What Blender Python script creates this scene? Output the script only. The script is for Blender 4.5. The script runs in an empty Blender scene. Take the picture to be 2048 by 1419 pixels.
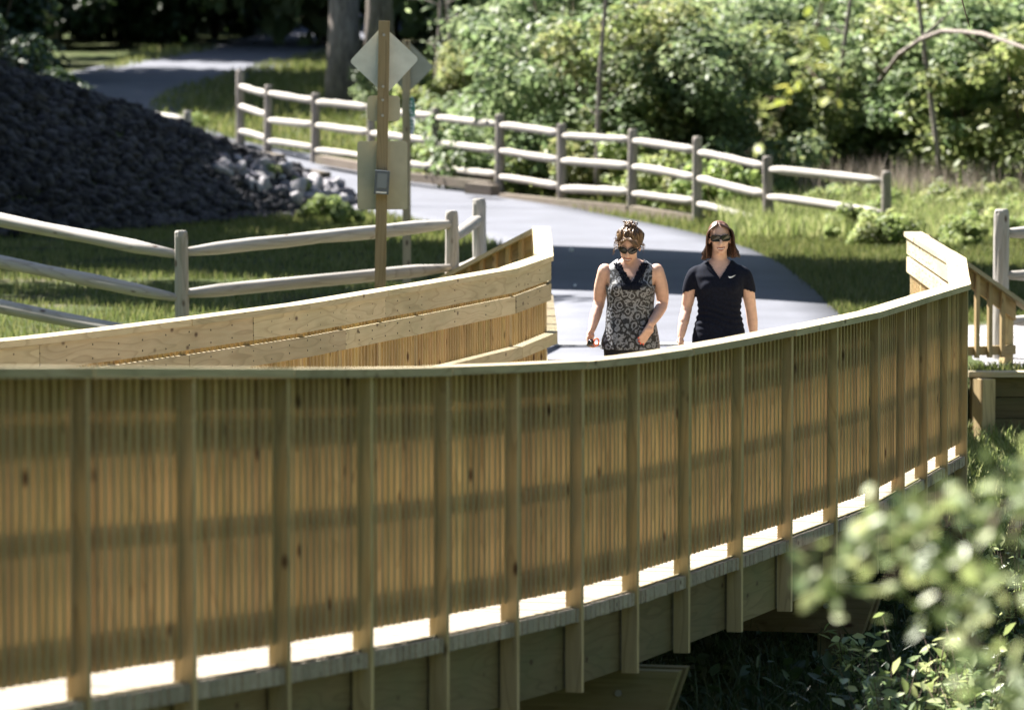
import bpy, math, random
import numpy as np
from mathutils import Vector, Matrix, Euler, noise as mnoise
R = math.radians
random.seed(7)
rng = np.random.default_rng(11)
C = bpy.context.scene.collection
sc = bpy.context.scene

# ------------------------------------------------------------------ camera, sky, sun, exposure
F = 10800.0                                    # focal length in photo pixels (2048 wide)
CZ = 3.24                                      # camera height above the path
PITCH = math.atan(709.5 / F)
cam_d = bpy.data.cameras.new('camera')
cam = bpy.data.objects.new('camera', cam_d); C.objects.link(cam)
cam.location = (0, 0, CZ); cam.rotation_euler = (R(90) - PITCH, 0, 0)
cam_d.sensor_width = 36; cam_d.lens = F / 2048 * 36
cam_d.clip_start = 0.5; cam_d.clip_end = 2000
cam_d.dof.use_dof = True; cam_d.dof.focus_distance = 35.5; cam_d.dof.aperture_fstop = 4.0
sc.camera = cam

SUN_EL, SUN_AZ = 50, -50.7                     # azimuth from +Y towards +X
w = bpy.data.worlds.new('World'); sc.world = w; w.use_nodes = True
nt = w.node_tree
bg = nt.nodes['Background']
sky = nt.nodes.new('ShaderNodeTexSky'); sky.sky_type = 'NISHITA'; sky.sun_disc = False
sky.sun_elevation = R(SUN_EL); sky.sun_rotation = R(SUN_AZ)
nt.links.new(sky.outputs[0], bg.inputs[0]); bg.inputs[1].default_value = 0.05
S = Vector((math.cos(R(SUN_EL)) * math.sin(R(SUN_AZ)), math.cos(R(SUN_EL)) * math.cos(R(SUN_AZ)), math.sin(R(SUN_EL))))
sd = bpy.data.lights.new('sun', 'SUN'); sd.energy = 5.0; sd.angle = R(0.5); sd.color = (1, 0.95, 0.87)
sun = bpy.data.objects.new('sun', sd); C.objects.link(sun); sun.rotation_euler = S.to_track_quat('Z', 'Y').to_euler()
sc.view_settings.view_transform = 'Standard'; sc.view_settings.look = 'None'
sc.view_settings.exposure = 2.25; sc.view_settings.gamma = 1
sc.render.engine = 'CYCLES'
sc.cycles.use_denoising = True
sc.cycles.max_bounces = 7; sc.cycles.diffuse_bounces = 4; sc.cycles.glossy_bounces = 2; sc.cycles.transmission_bounces = 3
sc.cycles.sample_clamp_indirect = 6
sc.cycles.caustics_reflective = False; sc.cycles.caustics_refractive = False

FWD = Vector((0, math.cos(PITCH), -math.sin(PITCH))); UP = Vector((0, math.sin(PITCH), math.cos(PITCH)))
def W(px, py, d):
    "point at photo position (px, py) and distance d along the optical axis"
    return Vector((0, 0, CZ)) + d * (FWD + (px - 1024) / F * Vector((1, 0, 0)) + (709.5 - py) / F * UP)

# ------------------------------------------------------------------ materials
def nodes(name):
    m = bpy.data.materials.new(name); m.use_nodes = True
    t = m.node_tree
    return m, t, t.nodes['Principled BSDF']
def N(t, kind, **kw):
    n = t.nodes.new('ShaderNode' + kind)
    for k, v in kw.items(): setattr(n, k, v)
    return n
def ramp(t, stops):
    n = N(t, 'ValToRGB')
    el = n.color_ramp.elements
    el[0].position, el[0].color = stops[0][0], (*stops[0][1], 1)
    el[1].position, el[1].color = stops[-1][0], (*stops[-1][1], 1)
    for p, c in stops[1:-1]:
        e = el.new(p); e.color = (*c, 1)
    return n
def attr(t, name):
    n = N(t, 'Attribute'); n.attribute_name = name; return n
def mix(t, fac, a, b, mode='MIX'):
    n = N(t, 'Mix', data_type='RGBA', blend_type=mode)
    for s, v in ((n.inputs[0], fac), (n.inputs[6], a), (n.inputs[7], b)):
        if hasattr(v, 'is_output') or isinstance(v, bpy.types.NodeSocket): t.links.new(v, s)
        elif isinstance(v, (int, float)): s.default_value = v
        else: s.default_value = (*v, 1)
    return n.outputs[2]
def mapped(t, src, scale):
    n = N(t, 'Mapping'); n.inputs['Scale'].default_value = scale
    t.links.new(src, n.inputs[0]); return n.outputs[0]
def noise_tex(t, vec, scale, detail=4, rough=0.6, dist=0.0):
    n = N(t, 'TexNoise'); n.inputs['Scale'].default_value = scale; n.inputs['Detail'].default_value = detail
    n.inputs['Roughness'].default_value = rough; n.inputs['Distortion'].default_value = dist
    if vec is not None: t.links.new(vec, n.inputs['Vector'])
    return n.outputs[0]
def bump(t, b, h, dist, strength=0.6):
    n = N(t, 'Bump'); n.inputs['Distance'].default_value = dist; n.inputs['Strength'].default_value = strength
    t.links.new(h, n.inputs['Height']); t.links.new(n.outputs[0], b.inputs['Normal'])

def wood(name, light, dark, green=(0.1, 0.125, 0.055), green_amt=0.35, knots=True, rough=0.75, var=0.35):
    m, t, b = nodes(name)
    gc = attr(t, 'gc').outputs['Vector']; rn = attr(t, 'rnd').outputs['Fac']
    g1 = noise_tex(t, mapped(t, gc, (1.3, 16, 16)), 1.6, 6, 0.62, 1.2)
    g2 = noise_tex(t, mapped(t, gc, (1.5, 70, 70)), 2.0, 3, 0.6)
    r1 = ramp(t, [(0.33, dark), (0.66, light)]); t.links.new(g1, r1.inputs[0])
    c = mix(t, 0.45, r1.outputs[0], mix(t, g2, dark, light))
    rg = noise_tex(t, mapped(t, gc, (0.45, 4.5, 4.5)), 1.0, 2, 0.5)
    ml = N(t, 'Math', operation='MULTIPLY'); ml.inputs[1].default_value = 13; t.links.new(rg, ml.inputs[0])
    fr_ = N(t, 'Math', operation='FRACT'); t.links.new(ml.outputs[0], fr_.inputs[0])
    rr_ = ramp(t, [(0.0, (1, 1, 1)), (0.7, (0.93, 0.93, 0.93)), (0.93, (0.6, 0.57, 0.52)), (1.0, (1, 1, 1))]); t.links.new(fr_.outputs[0], rr_.inputs[0])
    c = mix(t, 0.6, c, rr_.outputs[0], 'MULTIPLY')
    lo = noise_tex(t, mapped(t, gc, (0.8, 2.5, 2.5)), 1.2, 3)
    gr = ramp(t, [(0.42, (0, 0, 0)), (0.72, (green_amt,) * 3)]); t.links.new(lo, gr.inputs[0])
    c = mix(t, gr.outputs[0], c, green)
    if knots:
        v = N(t, 'TexVoronoi'); v.inputs['Scale'].default_value = 1.0
        t.links.new(mapped(t, gc, (3.2, 7, 7)), v.inputs['Vector'])
        kr = ramp(t, [(0.05, (0.9,) * 3), (0.14, (0, 0, 0))]); t.links.new(v.outputs['Distance'], kr.inputs[0])
        c = mix(t, kr.outputs[0], c, (0.05, 0.02, 0.01))
    mr = N(t, 'MapRange'); mr.inputs[3].default_value = 1 - var; mr.inputs[4].default_value = 1 + var * 0.6
    t.links.new(rn, mr.inputs[0])
    hs = N(t, 'HueSaturation'); t.links.new(c, hs.inputs['Color']); t.links.new(mr.outputs[0], hs.inputs['Value'])
    h2 = N(t, 'MapRange'); h2.inputs[3].default_value = 0.492; h2.inputs[4].default_value = 0.508
    f2 = N(t, 'Math', operation='FRACT'); mm = N(t, 'Math', operation='MULTIPLY'); mm.inputs[1].default_value = 7.31
    t.links.new(rn, mm.inputs[0]); t.links.new(mm.outputs[0], f2.inputs[0]); t.links.new(f2.outputs[0], h2.inputs[0])
    t.links.new(h2.outputs[0], hs.inputs['Hue'])
    t.links.new(hs.outputs[0], b.inputs['Base Color'])
    b.inputs['Roughness'].default_value = rough; b.inputs['Specular IOR Level'].default_value = 0.25
    bump(t, b, g2, 0.002, 0.5)
    return m
M = {}
M['rail_wood'] = wood('treated_pine', (0.49, 0.365, 0.195), (0.36, 0.248, 0.12), green_amt=0.2, var=0.24)
M['post_wood'] = wood('treated_pine_posts', (0.56, 0.435, 0.24), (0.43, 0.315, 0.16), green_amt=0.15, var=0.2)
M['board_wood'] = wood('pale_pine_boards', (0.51, 0.44, 0.30), (0.41, 0.33, 0.21), green=(0.22, 0.22, 0.13), green_amt=0.5, knots=True, var=0.2)
M['deck_wood'] = wood('deck_planks', (0.393, 0.343, 0.271), (0.286, 0.243, 0.193), green_amt=0.1, var=0.2)
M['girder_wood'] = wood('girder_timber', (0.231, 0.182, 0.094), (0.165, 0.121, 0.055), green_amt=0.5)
M['log'] = wood('weathered_log', (0.43, 0.405, 0.375), (0.3, 0.28, 0.26), green=(0.23, 0.22, 0.18), green_amt=0.3, var=0.15)
M['old_log'] = wood('grey_brown_log', (0.34, 0.31, 0.285), (0.2, 0.175, 0.155), green=(0.17,0.15,0.13), green_amt=0.15, var=0.2)
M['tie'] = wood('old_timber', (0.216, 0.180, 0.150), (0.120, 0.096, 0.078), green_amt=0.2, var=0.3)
M['sign_post'] = wood('sign_post_wood', (0.46, 0.365, 0.225), (0.35, 0.26, 0.15), green_amt=0.1)

def simple(name, col, rough=0.6, metal=0.0, nscale=0, namt=0.15, spec=0.4):
    m, t, b = nodes(name)
    b.inputs['Roughness'].default_value = rough; b.inputs['Metallic'].default_value = metal
    b.inputs['Specular IOR Level'].default_value = spec
    if nscale:
        tc = N(t, 'TexCoord'); f = noise_tex(t, tc.outputs['Object'], nscale, 4)
        lo = tuple(max(0, c * (1 - namt * 2)) for c in col); hi = tuple(min(1, c * (1 + namt * 2)) for c in col)
        r = ramp(t, [(0.3, lo), (0.7, hi)]); t.links.new(f, r.inputs[0]); t.links.new(r.outputs[0], b.inputs['Base Color'])
    else: b.inputs['Base Color'].default_value = (*col, 1)
    return m
M['skin_a'] = simple('skin_tan', (0.6, 0.375, 0.285), 0.5, nscale=30, namt=0.05)
M['skin_b'] = simple('skin_fair', (0.62, 0.405, 0.32), 0.5, nscale=30, namt=0.05)
M['black_cloth'] = simple('black_jersey', (0.006, 0.008, 0.017), 0.9, nscale=60, namt=0.2, spec=0.15)
M['dark_pants'] = simple('dark_leggings', (0.012, 0.012, 0.015), 0.7, spec=0.3)
M['lens'] = simple('dark_lens', (0.008, 0.009, 0.01), 0.08, spec=0.6)
M['frame'] = simple('black_plastic', (0.01, 0.01, 0.011), 0.25)
M['lip_a'] = simple('lips_rose', (0.34, 0.105, 0.09), 0.45)
M['teeth'] = simple('teeth', (0.75, 0.72, 0.66), 0.4)
M['nail'] = simple('coral_nails', (0.8, 0.12, 0.07), 0.3)
M['orange'] = simple('orange_plastic', (0.85, 0.2, 0.08), 0.4)
M['white_mark'] = simple('white_print', (0.8, 0.8, 0.8), 0.6)
M['white_shoe'] = simple('shoe', (0.5, 0.5, 0.5), 0.6)
M['sign_back'] = simple('bare_sign_metal', (0.6, 0.64, 0.63), 0.5, 0.0, nscale=9, namt=0.06)
M['sign_cream'] = simple('cream_sign_back', (0.41, 0.4, 0.31), 0.55, 0.0, nscale=6, namt=0.05)
M['box_grey'] = simple('grey_blue_plastic', (0.1, 0.12, 0.15), 0.4, nscale=12, namt=0.06)
M['box_pane'] = simple('box_window', (0.16, 0.2, 0.25), 0.25)
M['green_sign'] = simple('green_sign_face', (0.02, 0.24, 0.15), 0.4)
M['steel'] = simple('galvanised_steel', (0.35, 0.36, 0.37), 0.4, 0.8)
M['steel_dark'] = simple('rusty_nails', (0.03, 0.022, 0.018), 0.6, 0.3)
M['concrete'] = simple('pale_concrete', (0.5, 0.49, 0.46), 0.85, nscale=30)
M['soil'] = simple('soil', (0.09, 0.065, 0.045), 0.95, nscale=8, namt=0.2)

def foliage(name, a, b_, c, rough=0.48, trans=0.45, spec=0.35):
    m, t, b = nodes(name)
    rn = attr(t, 'rnd').outputs['Fac']
    r = ramp(t, [(0.0, a), (0.5, b_), (1.0, c)]); t.links.new(rn, r.inputs[0])
    oi = N(t, 'ObjectInfo'); mr = N(t, 'MapRange'); mr.inputs[3].default_value = 0.8; mr.inputs[4].default_value = 1.15
    t.links.new(oi.outputs['Random'], mr.inputs[0])
    hs = N(t, 'HueSaturation'); t.links.new(r.outputs[0], hs.inputs['Color']); t.links.new(mr.outputs[0], hs.inputs['Value'])
    t.links.new(hs.outputs[0], b.inputs['Base Color'])
    b.inputs['Roughness'].default_value = rough; b.inputs['Specular IOR Level'].default_value = spec
    tr = N(t, 'BsdfTranslucent'); hs2 = N(t, 'HueSaturation'); hs2.inputs['Value'].default_value = 1.6; hs2.inputs['Hue'].default_value = 0.485
    t.links.new(hs.outputs[0], hs2.inputs['Color']); t.links.new(hs2.outputs[0], tr.inputs['Color'])
    mx = N(t, 'MixShader'); mx.inputs[0].default_value = trans
    t.links.new(b.outputs[0], mx.inputs[1]); t.links.new(tr.outputs[0], mx.inputs[2])
    t.links.new(mx.outputs[0], t.nodes['Material Output'].inputs['Surface'])
    return m
M['leaf'] = foliage('shrub_leaves', (0.08, 0.13, 0.055), (0.13, 0.19, 0.085), (0.215, 0.26, 0.14), trans=0.48)
M['leaf_y'] = foliage('yellowish_leaves', (0.1, 0.14, 0.048), (0.155, 0.2, 0.07), (0.24, 0.24, 0.12), trans=0.5)
M['leaf_shaded'] = foliage('shaded_leaves', (0.014, 0.03, 0.01), (0.022, 0.045, 0.014), (0.035, 0.06, 0.018), trans=0.2)  # leaf green darkened, deep shade put into the colour
M['leaf_fore'] = foliage('near_leaves', (0.12, 0.175, 0.06), (0.21, 0.27, 0.1), (0.38, 0.42, 0.2), rough=0.42, spec=0.45, trans=0.35)
M['leaf_gold'] = foliage('gold_green_leaves', (0.17, 0.22, 0.04), (0.24, 0.28, 0.06), (0.3, 0.3, 0.07), trans=0.45)
M['grass'] = foliage('grass_blades', (0.07, 0.1, 0.026), (0.115, 0.15, 0.042), (0.2, 0.2, 0.085), rough=0.45, trans=0.3)
M['meadow'] = foliage('meadow_blades', (0.12, 0.17, 0.05), (0.19, 0.24, 0.08), (0.32, 0.33, 0.17), rough=0.45, trans=0.35)
M['leaf_weed'] = foliage('weed_leaves', (0.12, 0.18, 0.05), (0.19, 0.26, 0.085), (0.3, 0.33, 0.15), trans=0.5)
M['dry'] = foliage('dry_stalks', (0.2, 0.17, 0.14), (0.27, 0.23, 0.19), (0.34, 0.3, 0.26), rough=0.7, trans=0.2)

def bark(name, a, b_):
    m, t, b = nodes(name)
    tc = N(t, 'TexCoord')
    f = noise_tex(t, mapped(t, tc.outputs['Object'], (9, 9, 1.6)), 1.6, 6, 0.65, 0.8)
    r = ramp(t, [(0.35, a), (0.65, b_)]); t.links.new(f, r.inputs[0]); t.links.new(r.outputs[0], b.inputs['Base Color'])
    b.inputs['Roughness'].default_value = 0.9; b.inputs['Specular IOR Level'].default_value = 0.15
    bump(t, b, f, 0.05, 0.9)
    return m
M['bark'] = bark('bark', (0.13, 0.11, 0.1), (0.34, 0.3, 0.27))
M['twig'] = bark('twig_bark', (0.08, 0.06, 0.045), (0.17, 0.13, 0.1))
M['dead'] = bark('dead_wood', (0.2, 0.18, 0.165), (0.36, 0.33, 0.3))

def ground_mat():
    m, t, b = nodes('ground_soil_grass')
    tc = N(t, 'TexCoord')
    a = noise_tex(t, tc.outputs['Object'], 0.5, 6, 0.65)
    f = noise_tex(t, tc.outputs['Object'], 14, 5, 0.7)
    r1 = ramp(t, [(0.3, (0.03, 0.042, 0.014)), (0.55, (0.05, 0.066, 0.02)), (0.75, (0.085, 0.075, 0.045))]); t.links.new(f, r1.inputs[0])
    r2 = ramp(t, [(0.52, (0, 0, 0)), (0.68, (0.7, 0.7, 0.7))]); t.links.new(a, r2.inputs[0])
    c = mix(t, r2.outputs[0], r1.outputs[0], (0.11, 0.09, 0.065))
    t.links.new(c, b.inputs['Base Color']); b.inputs['Roughness'].default_value = 0.95; b.inputs['Specular IOR Level'].default_value = 0.1
    bump(t, b, f, 0.04, 0.8)
    return m
M['ground'] = ground_mat()
def asphalt_mat():
    m, t, b = nodes('asphalt')
    tc = N(t, 'TexCoord')
    f = noise_tex(t, tc.outputs['Object'], 60, 4, 0.75); a = noise_tex(t, tc.outputs['Object'], 0.8, 5, 0.6)
    r = ramp(t, [(0.3, (0.098, 0.104, 0.128)), (0.7, (0.15, 0.156, 0.182))]); t.links.new(f, r.inputs[0])
    r2 = ramp(t, [(0.35, (0.85, 0.85, 0.85)), (0.7, (1.08, 1.08, 1.08))]); t.links.new(a, r2.inputs[0])
    t.links.new(mix(t, 1.0, r.outputs[0], r2.outputs[0], 'MULTIPLY'), b.inputs['Base Color'])
    b.inputs['Roughness'].default_value = 0.9; b.inputs['Specular IOR Level'].default_value = 0.2
    bump(t, b, f, 0.004, 0.5)
    return m
M['asphalt'] = asphalt_mat()
def gravel_mat():
    m, t, b = nodes('gravel')
    tc = N(t, 'TexCoord')
    v = N(t, 'TexVoronoi'); v.inputs['Scale'].default_value = 16; t.links.new(tc.outputs['Object'], v.inputs['Vector'])
    sep = N(t, 'SeparateColor'); t.links.new(v.outputs['Color'], sep.inputs[0])
    r = ramp(t, [(0.0, (0.1, 0.1, 0.115)), (0.5, (0.22, 0.215, 0.225)), (1.0, (0.42, 0.41, 0.41))]); t.links.new(sep.outputs[0], r.inputs[0])
    t.links.new(r.outputs[0], b.inputs['Base Color']); b.inputs['Roughness'].default_value = 0.9
    bump(t, b, v.outputs['Distance'], 0.05, 1.0)
    return m
M['gravel'] = gravel_mat()
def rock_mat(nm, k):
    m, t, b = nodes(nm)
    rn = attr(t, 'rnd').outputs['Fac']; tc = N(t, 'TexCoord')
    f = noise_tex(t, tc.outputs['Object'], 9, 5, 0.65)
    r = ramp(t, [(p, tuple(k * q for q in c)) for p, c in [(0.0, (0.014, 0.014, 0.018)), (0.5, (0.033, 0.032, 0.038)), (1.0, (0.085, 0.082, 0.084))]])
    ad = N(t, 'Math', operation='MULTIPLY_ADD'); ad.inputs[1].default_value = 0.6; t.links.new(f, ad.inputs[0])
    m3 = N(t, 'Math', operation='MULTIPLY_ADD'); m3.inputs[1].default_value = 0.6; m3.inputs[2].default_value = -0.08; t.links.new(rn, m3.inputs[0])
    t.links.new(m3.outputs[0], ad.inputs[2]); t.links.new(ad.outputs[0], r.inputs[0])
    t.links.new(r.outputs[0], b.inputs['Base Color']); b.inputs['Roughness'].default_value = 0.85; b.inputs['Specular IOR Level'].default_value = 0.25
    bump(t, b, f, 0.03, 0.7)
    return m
M['rock'] = rock_mat('shaded_riprap_stone', 1.0); M['rock_sunlit'] = rock_mat('sunlit_stone', 5.0)  # one stone twice, shade and sunlight put into the two colours
def tunic_mat():
    m, t, b = nodes('damask_print')
    tc = N(t, 'TexCoord'); o = mapped(t, tc.outputs['Object'], (1, 0.8, 1))
    v = N(t, 'TexVoronoi'); v.inputs['Scale'].default_value = 17; v.inputs['Randomness'].default_value = 0.85; t.links.new(o, v.inputs['Vector'])
    s = N(t, 'Math', operation='MULTIPLY'); s.inputs[1].default_value = 17; t.links.new(v.outputs['Distance'], s.inputs[0])
    n2 = noise_tex(t, o, 30, 5, 0.75)
    ad = N(t, 'Math', operation='MULTIPLY_ADD'); ad.inputs[1].default_value = 17; t.links.new(n2, ad.inputs[0]); t.links.new(s.outputs[0], ad.inputs[2])
    sn = N(t, 'Math', operation='SINE'); t.links.new(ad.outputs[0], sn.inputs[0])
    r = ramp(t, [(0.56, (0.007, 0.007, 0.009)), (0.7, (0.2, 0.21, 0.235))])
    mr = N(t, 'MapRange'); mr.inputs[1].default_value = -1; mr.inputs[2].default_value = 1; t.links.new(sn.outputs[0], mr.inputs[0])
    t.links.new(mr.outputs[0], r.inputs[0]); t.links.new(r.outputs[0], b.inputs['Base Color'])
    b.inputs['Roughness'].default_value = 0.55
    return m
M['tunic'] = tunic_mat()
def hair_mat(name, a, b_, c):
    m, t, b = nodes(name)
    rn = attr(t, 'rnd').outputs['Fac']
    r = ramp(t, [(0, a), (0.6, b_), (1, c)]); t.links.new(rn, r.inputs[0]); t.links.new(r.outputs[0], b.inputs['Base Color'])
    b.inputs['Roughness'].default_value = 0.38; b.inputs['Specular IOR Level'].default_value = 0.5
    return m
M['hair_a'] = hair_mat('blond_brown_hair', (0.05, 0.025, 0.011), (0.12, 0.065, 0.03), (0.28, 0.18, 0.09))
M['hair_b'] = hair_mat('dark_brown_hair', (0.028, 0.012, 0.008), (0.065, 0.028, 0.017), (0.15, 0.065, 0.038))

# ------------------------------------------------------------------ mesh helpers
class MB:
    def __init__(s): s.v = []; s.f = []; s.g = []; s.r = []
    def _piece(s): return Vector((random.random() * 40, random.random() * 40, random.random() * 40)), random.random()
    def hexa(s, p, length_axis=0, off=None, rnd=None):
        "8 corners ordered as bits (a,b,c): index = a*4+b*2+c"
        o, r = s._piece()
        if off is not None: o = off
        if rnd is not None: r = rnd
        p = [Vector(q) for q in p]
        A, B, Cc = (p[4] - p[0]).length, (p[2] - p[0]).length, (p[1] - p[0]).length
        n = len(s.v); s.v += [tuple(q) for q in p]
        for i in range(8):
            l = [A * (i >> 2 & 1), B * (i >> 1 & 1), Cc * (i & 1)]
            l = l[length_axis:] + l[:length_axis]
            s.g.append(tuple(Vector(l) + o)); s.r.append(r)
        for q in ((0, 1, 3, 2), (4, 6, 7, 5), (0, 4, 5, 1), (2, 3, 7, 6), (0, 2, 6, 4), (1, 5, 7, 3)):
            s.f.append(tuple(n + k for k in q))
    def box(s, c, a, b, d, la=0):
        c, a, b, d = Vector(c), Vector(a) / 2, Vector(b) / 2, Vector(d) / 2
        s.hexa([c + (2 * i - 1) * a + (2 * j - 1) * b + (2 * k - 1) * d for i in (0, 1) for j in (0, 1) for k in (0, 1)], la)
    def tube(s, pts, rad, n=8, cap=True, flat=1.0, rnd=None, jit=0.0):
        o, r = s._piece()
        if rnd is not None: r = rnd
        pts = [Vector(p) for p in pts]; st = len(s.v); L = 0
        ref = Vector((0.13, 0.21, 0.97))
        for i, p in enumerate(pts):
            t = (pts[min(i + 1, len(pts) - 1)] - pts[max(i - 1, 0)]).normalized()
            if abs(t.dot(ref)) > 0.95: rf = Vector((1, 0.1, 0))
            else: rf = ref
            x = t.cross(rf).normalized(); y = t.cross(x)
            if i: L += (p - pts[i - 1]).length
            rr = rad[i] if hasattr(rad, '__len__') else rad
            for k in range(n):
                a = 2 * math.pi * k / n
                q = rr * (1 + jit * (random.random() - 0.5))
                s.v.append(tuple(p + x * math.cos(a) * q + y * math.sin(a) * q * flat))
                s.g.append((L + o.x, rr * math.cos(a) + o.y, rr * math.sin(a) + o.z)); s.r.append(r)
        for i in range(len(pts) - 1):
            for k in range(n):
                k2 = (k + 1) % n
                s.f.append((st + i * n + k, st + i * n + k2, st + (i + 1) * n + k2, st + (i + 1) * n + k))
        if cap:
            s.f.append(tuple(st + k for k in reversed(range(n))))
            e = st + (len(pts) - 1) * n; s.f.append(tuple(e + k for k in range(n)))
    def ball(s, c, rad, rot=None, nu=14, nv=9, fn=None):
        o, r = s._piece(); st = len(s.v); c = Vector(c)
        if not hasattr(rad, '__len__'): rad = (rad,) * 3
        def put(q):
            q = Vector((q.x * rad[0], q.y * rad[1], q.z * rad[2]))
            if rot is not None: q = rot @ q
            s.v.append(tuple(c + q)); s.g.append(tuple(q + o)); s.r.append(r)
        put(Vector((0, 0, 1)))
        for j in range(1, nv):
            th = math.pi * j / nv
            for i in range(nu):
                ph = 2 * math.pi * i / nu
                put(Vector((math.sin(th) * math.cos(ph), math.sin(th) * math.sin(ph), math.cos(th))))
        put(Vector((0, 0, -1)))
        for i in range(nu): s.f.append((st, st + 1 + i, st + 1 + (i + 1) % nu))
        for j in range(nv - 2):
            for i in range(nu):
                a = st + 1 + j * nu
                s.f.append((a + i, a + nu + i, a + nu + (i + 1) % nu, a + (i + 1) % nu))
        a = st + 1 + (nv - 2) * nu; e = a + nu
        for i in range(nu): s.f.append((a + i, e, a + (i + 1) % nu))
    def loft(s, rings, n=28, power=2.3):
        "rings: (cx, cy, z, rx, ry)"
        o, r = s._piece(); st = len(s.v)
        for (cx, cy, z, rx, ry) in rings:
            for k in range(n):
                a = 2 * math.pi * k / n; ca, sa = math.cos(a), math.sin(a)
                x = rx * math.copysign(abs(ca) ** (2 / power), ca); y = ry * math.copysign(abs(sa) ** (2 / power), sa)
                s.v.append((cx + x, cy + y, z)); s.g.append((z + o.x, x + o.y, y + o.z)); s.r.append(r)
        for i in range(len(rings) - 1):
            for k in range(n):
                k2 = (k + 1) % n
                s.f.append((st + i * n + k, st + i * n + k2, st + (i + 1) * n + k2, st + (i + 1) * n + k))
        s.f.append(tuple(st + k for k in reversed(range(n))))
        e = st + (len(rings) - 1) * n; s.f.append(tuple(e + k for k in range(n)))
    def mesh(s, name, smooth=False):
        me = bpy.data.meshes.new(name); me.from_pydata(s.v, [], s.f)
        a = me.attributes.new('gc', 'FLOAT_VECTOR', 'POINT'); a.data.foreach_set('vector', np.array(s.g, dtype=np.float32).ravel())
        a = me.attributes.new('rnd', 'FLOAT', 'POINT'); a.data.foreach_set('value', np.array(s.r, dtype=np.float32))
        if smooth: me.polygons.foreach_set('use_smooth', [True] * len(me.polygons))
        me.update(); return me
    def build(s, name, mat, parent=None, smooth=False, origin=None):
        me = s.mesh(name, smooth)
        if origin is not None: me.transform(Matrix.Translation(-Vector(origin)))
        me.materials.append(M[mat])
        o = bpy.data.objects.new(name, me); C.objects.link(o)
        if origin is not None: o.location = origin
        if parent is not None: o.parent = parent
        return o
def np_mesh(name, V, faces, rnd, mat):
    "V (n,3), faces (m,k) same k"
    me = bpy.data.meshes.new(name); n = len(V); m, k = faces.shape
    me.vertices.add(n); me.vertices.foreach_set('co', V.astype(np.float32).ravel())
    me.loops.add(m * k); me.loops.foreach_set('vertex_index', faces.astype(np.int32).ravel())
    me.polygons.add(m); me.polygons.foreach_set('loop_start', np.arange(0, m * k, k, dtype=np.int32))
    me.update(calc_edges=True)
    a = me.attributes.new('rnd', 'FLOAT', 'POINT'); a.data.foreach_set('value', rnd.astype(np.float32))
    me.materials.append(M[mat]); me.validate(); return me
def tag(o, label=None, cat=None, group=None, kind=None):
    if label: o['label'] = label
    if cat: o['category'] = cat
    if group: o['group'] = group
    if kind: o['kind'] = kind
    return o
def empty(name, loc, label, cat, group=None):
    o = bpy.data.objects.new(name, None); C.objects.link(o); o.location = loc; o.empty_display_size = 0.2
    return tag(o, label, cat, group)
def put(name, me, parent=None, loc=None):
    o = bpy.data.objects.new(name, me); C.objects.link(o)
    if parent is not None: o.parent = parent
    if loc is not None: o.location = loc
    return o
def child(o, parent):
    "parent without moving: parent is an unrotated empty"
    o.parent = parent; o.matrix_parent_inverse = Matrix.Translation(-parent.location); return o

# ------------------------------------------------------------------ terrain
_yb = [-60, 0, 24, 36, 45.3, 46.06, 46.2, 79, 82, 88, 92.4, 97, 110, 125, 150, 200, 400, 900]
_zb = [-0.6, -0.9, -0.95, -0.9, -0.5, -0.47, 0.0, 0, .02, .2, .42, .62, 1.15, 1.6, 2.2, 3.2, 7, 12]
_yl = [-60, 0, 24, 36, 41, 44, 79, 82, 88, 92.4, 97, 110, 125, 150, 200, 400, 900]
_zl = [-0.6, -0.9, -0.95, -0.9, -0.4, 0.02, 0, .02, .2, .42, .62, 1.15, 1.6, 2.2, 3.2, 7, 12]
_cx = [-30, -10, -7.6, -6.1, -4.8, -3.45, -2.5, -1.6, -0.5]
_cz = [3.2, 3.1, 2.22, 1.72, 1.2, .68, .2, -.4, -3]
def zt(x, y):
    x = np.asarray(x, float); y = np.asarray(y, float)
    l = np.clip((x + 1.2) / 0.6 + 0.5, 0, 1)
    b = np.interp(y, _yb, _zb) * l + np.interp(y, _yl, _zl) * (1 - l)
    # right bank rises a little towards the right below the wall
    b = b + np.where((y < 46.3), np.clip((x - 4.2) * 0.06, 0, 0.3) * np.clip((y - 34) / 8, 0, 1) * (y < 46.07), 0)
    b = b - np.clip(x - 5, 0, 30) * 0.012 * np.clip((y - 84) / 10, 0, 1)
    cr = np.interp(x, _cx, _cz); yc = 80 + np.interp(x, [-7.6, -4.8, -2.5], [0, 2, 3.2])
    mo = cr - np.maximum(0, yc - y) * 0.36 - np.maximum(0, y - yc - 0.6) * 0.5
    return np.maximum(b, mo)
def zg(x, y): return float(zt(x, y))
def G(px, py, d0=20, d1=260):
    "ground point under a photo position"
    lo = d0; step = 0.5; d = d0
    while d < d1:
        p = W(px, py, d)
        if p.z < zg(p.x, p.y): break
        lo = d; d += step
    hi = d
    for _ in range(20):
        m_ = (lo + hi) / 2; p = W(px, py, m_)
        if p.z < zg(p.x, p.y): hi = m_
        else: lo = m_
    return W(px, py, hi)

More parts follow.
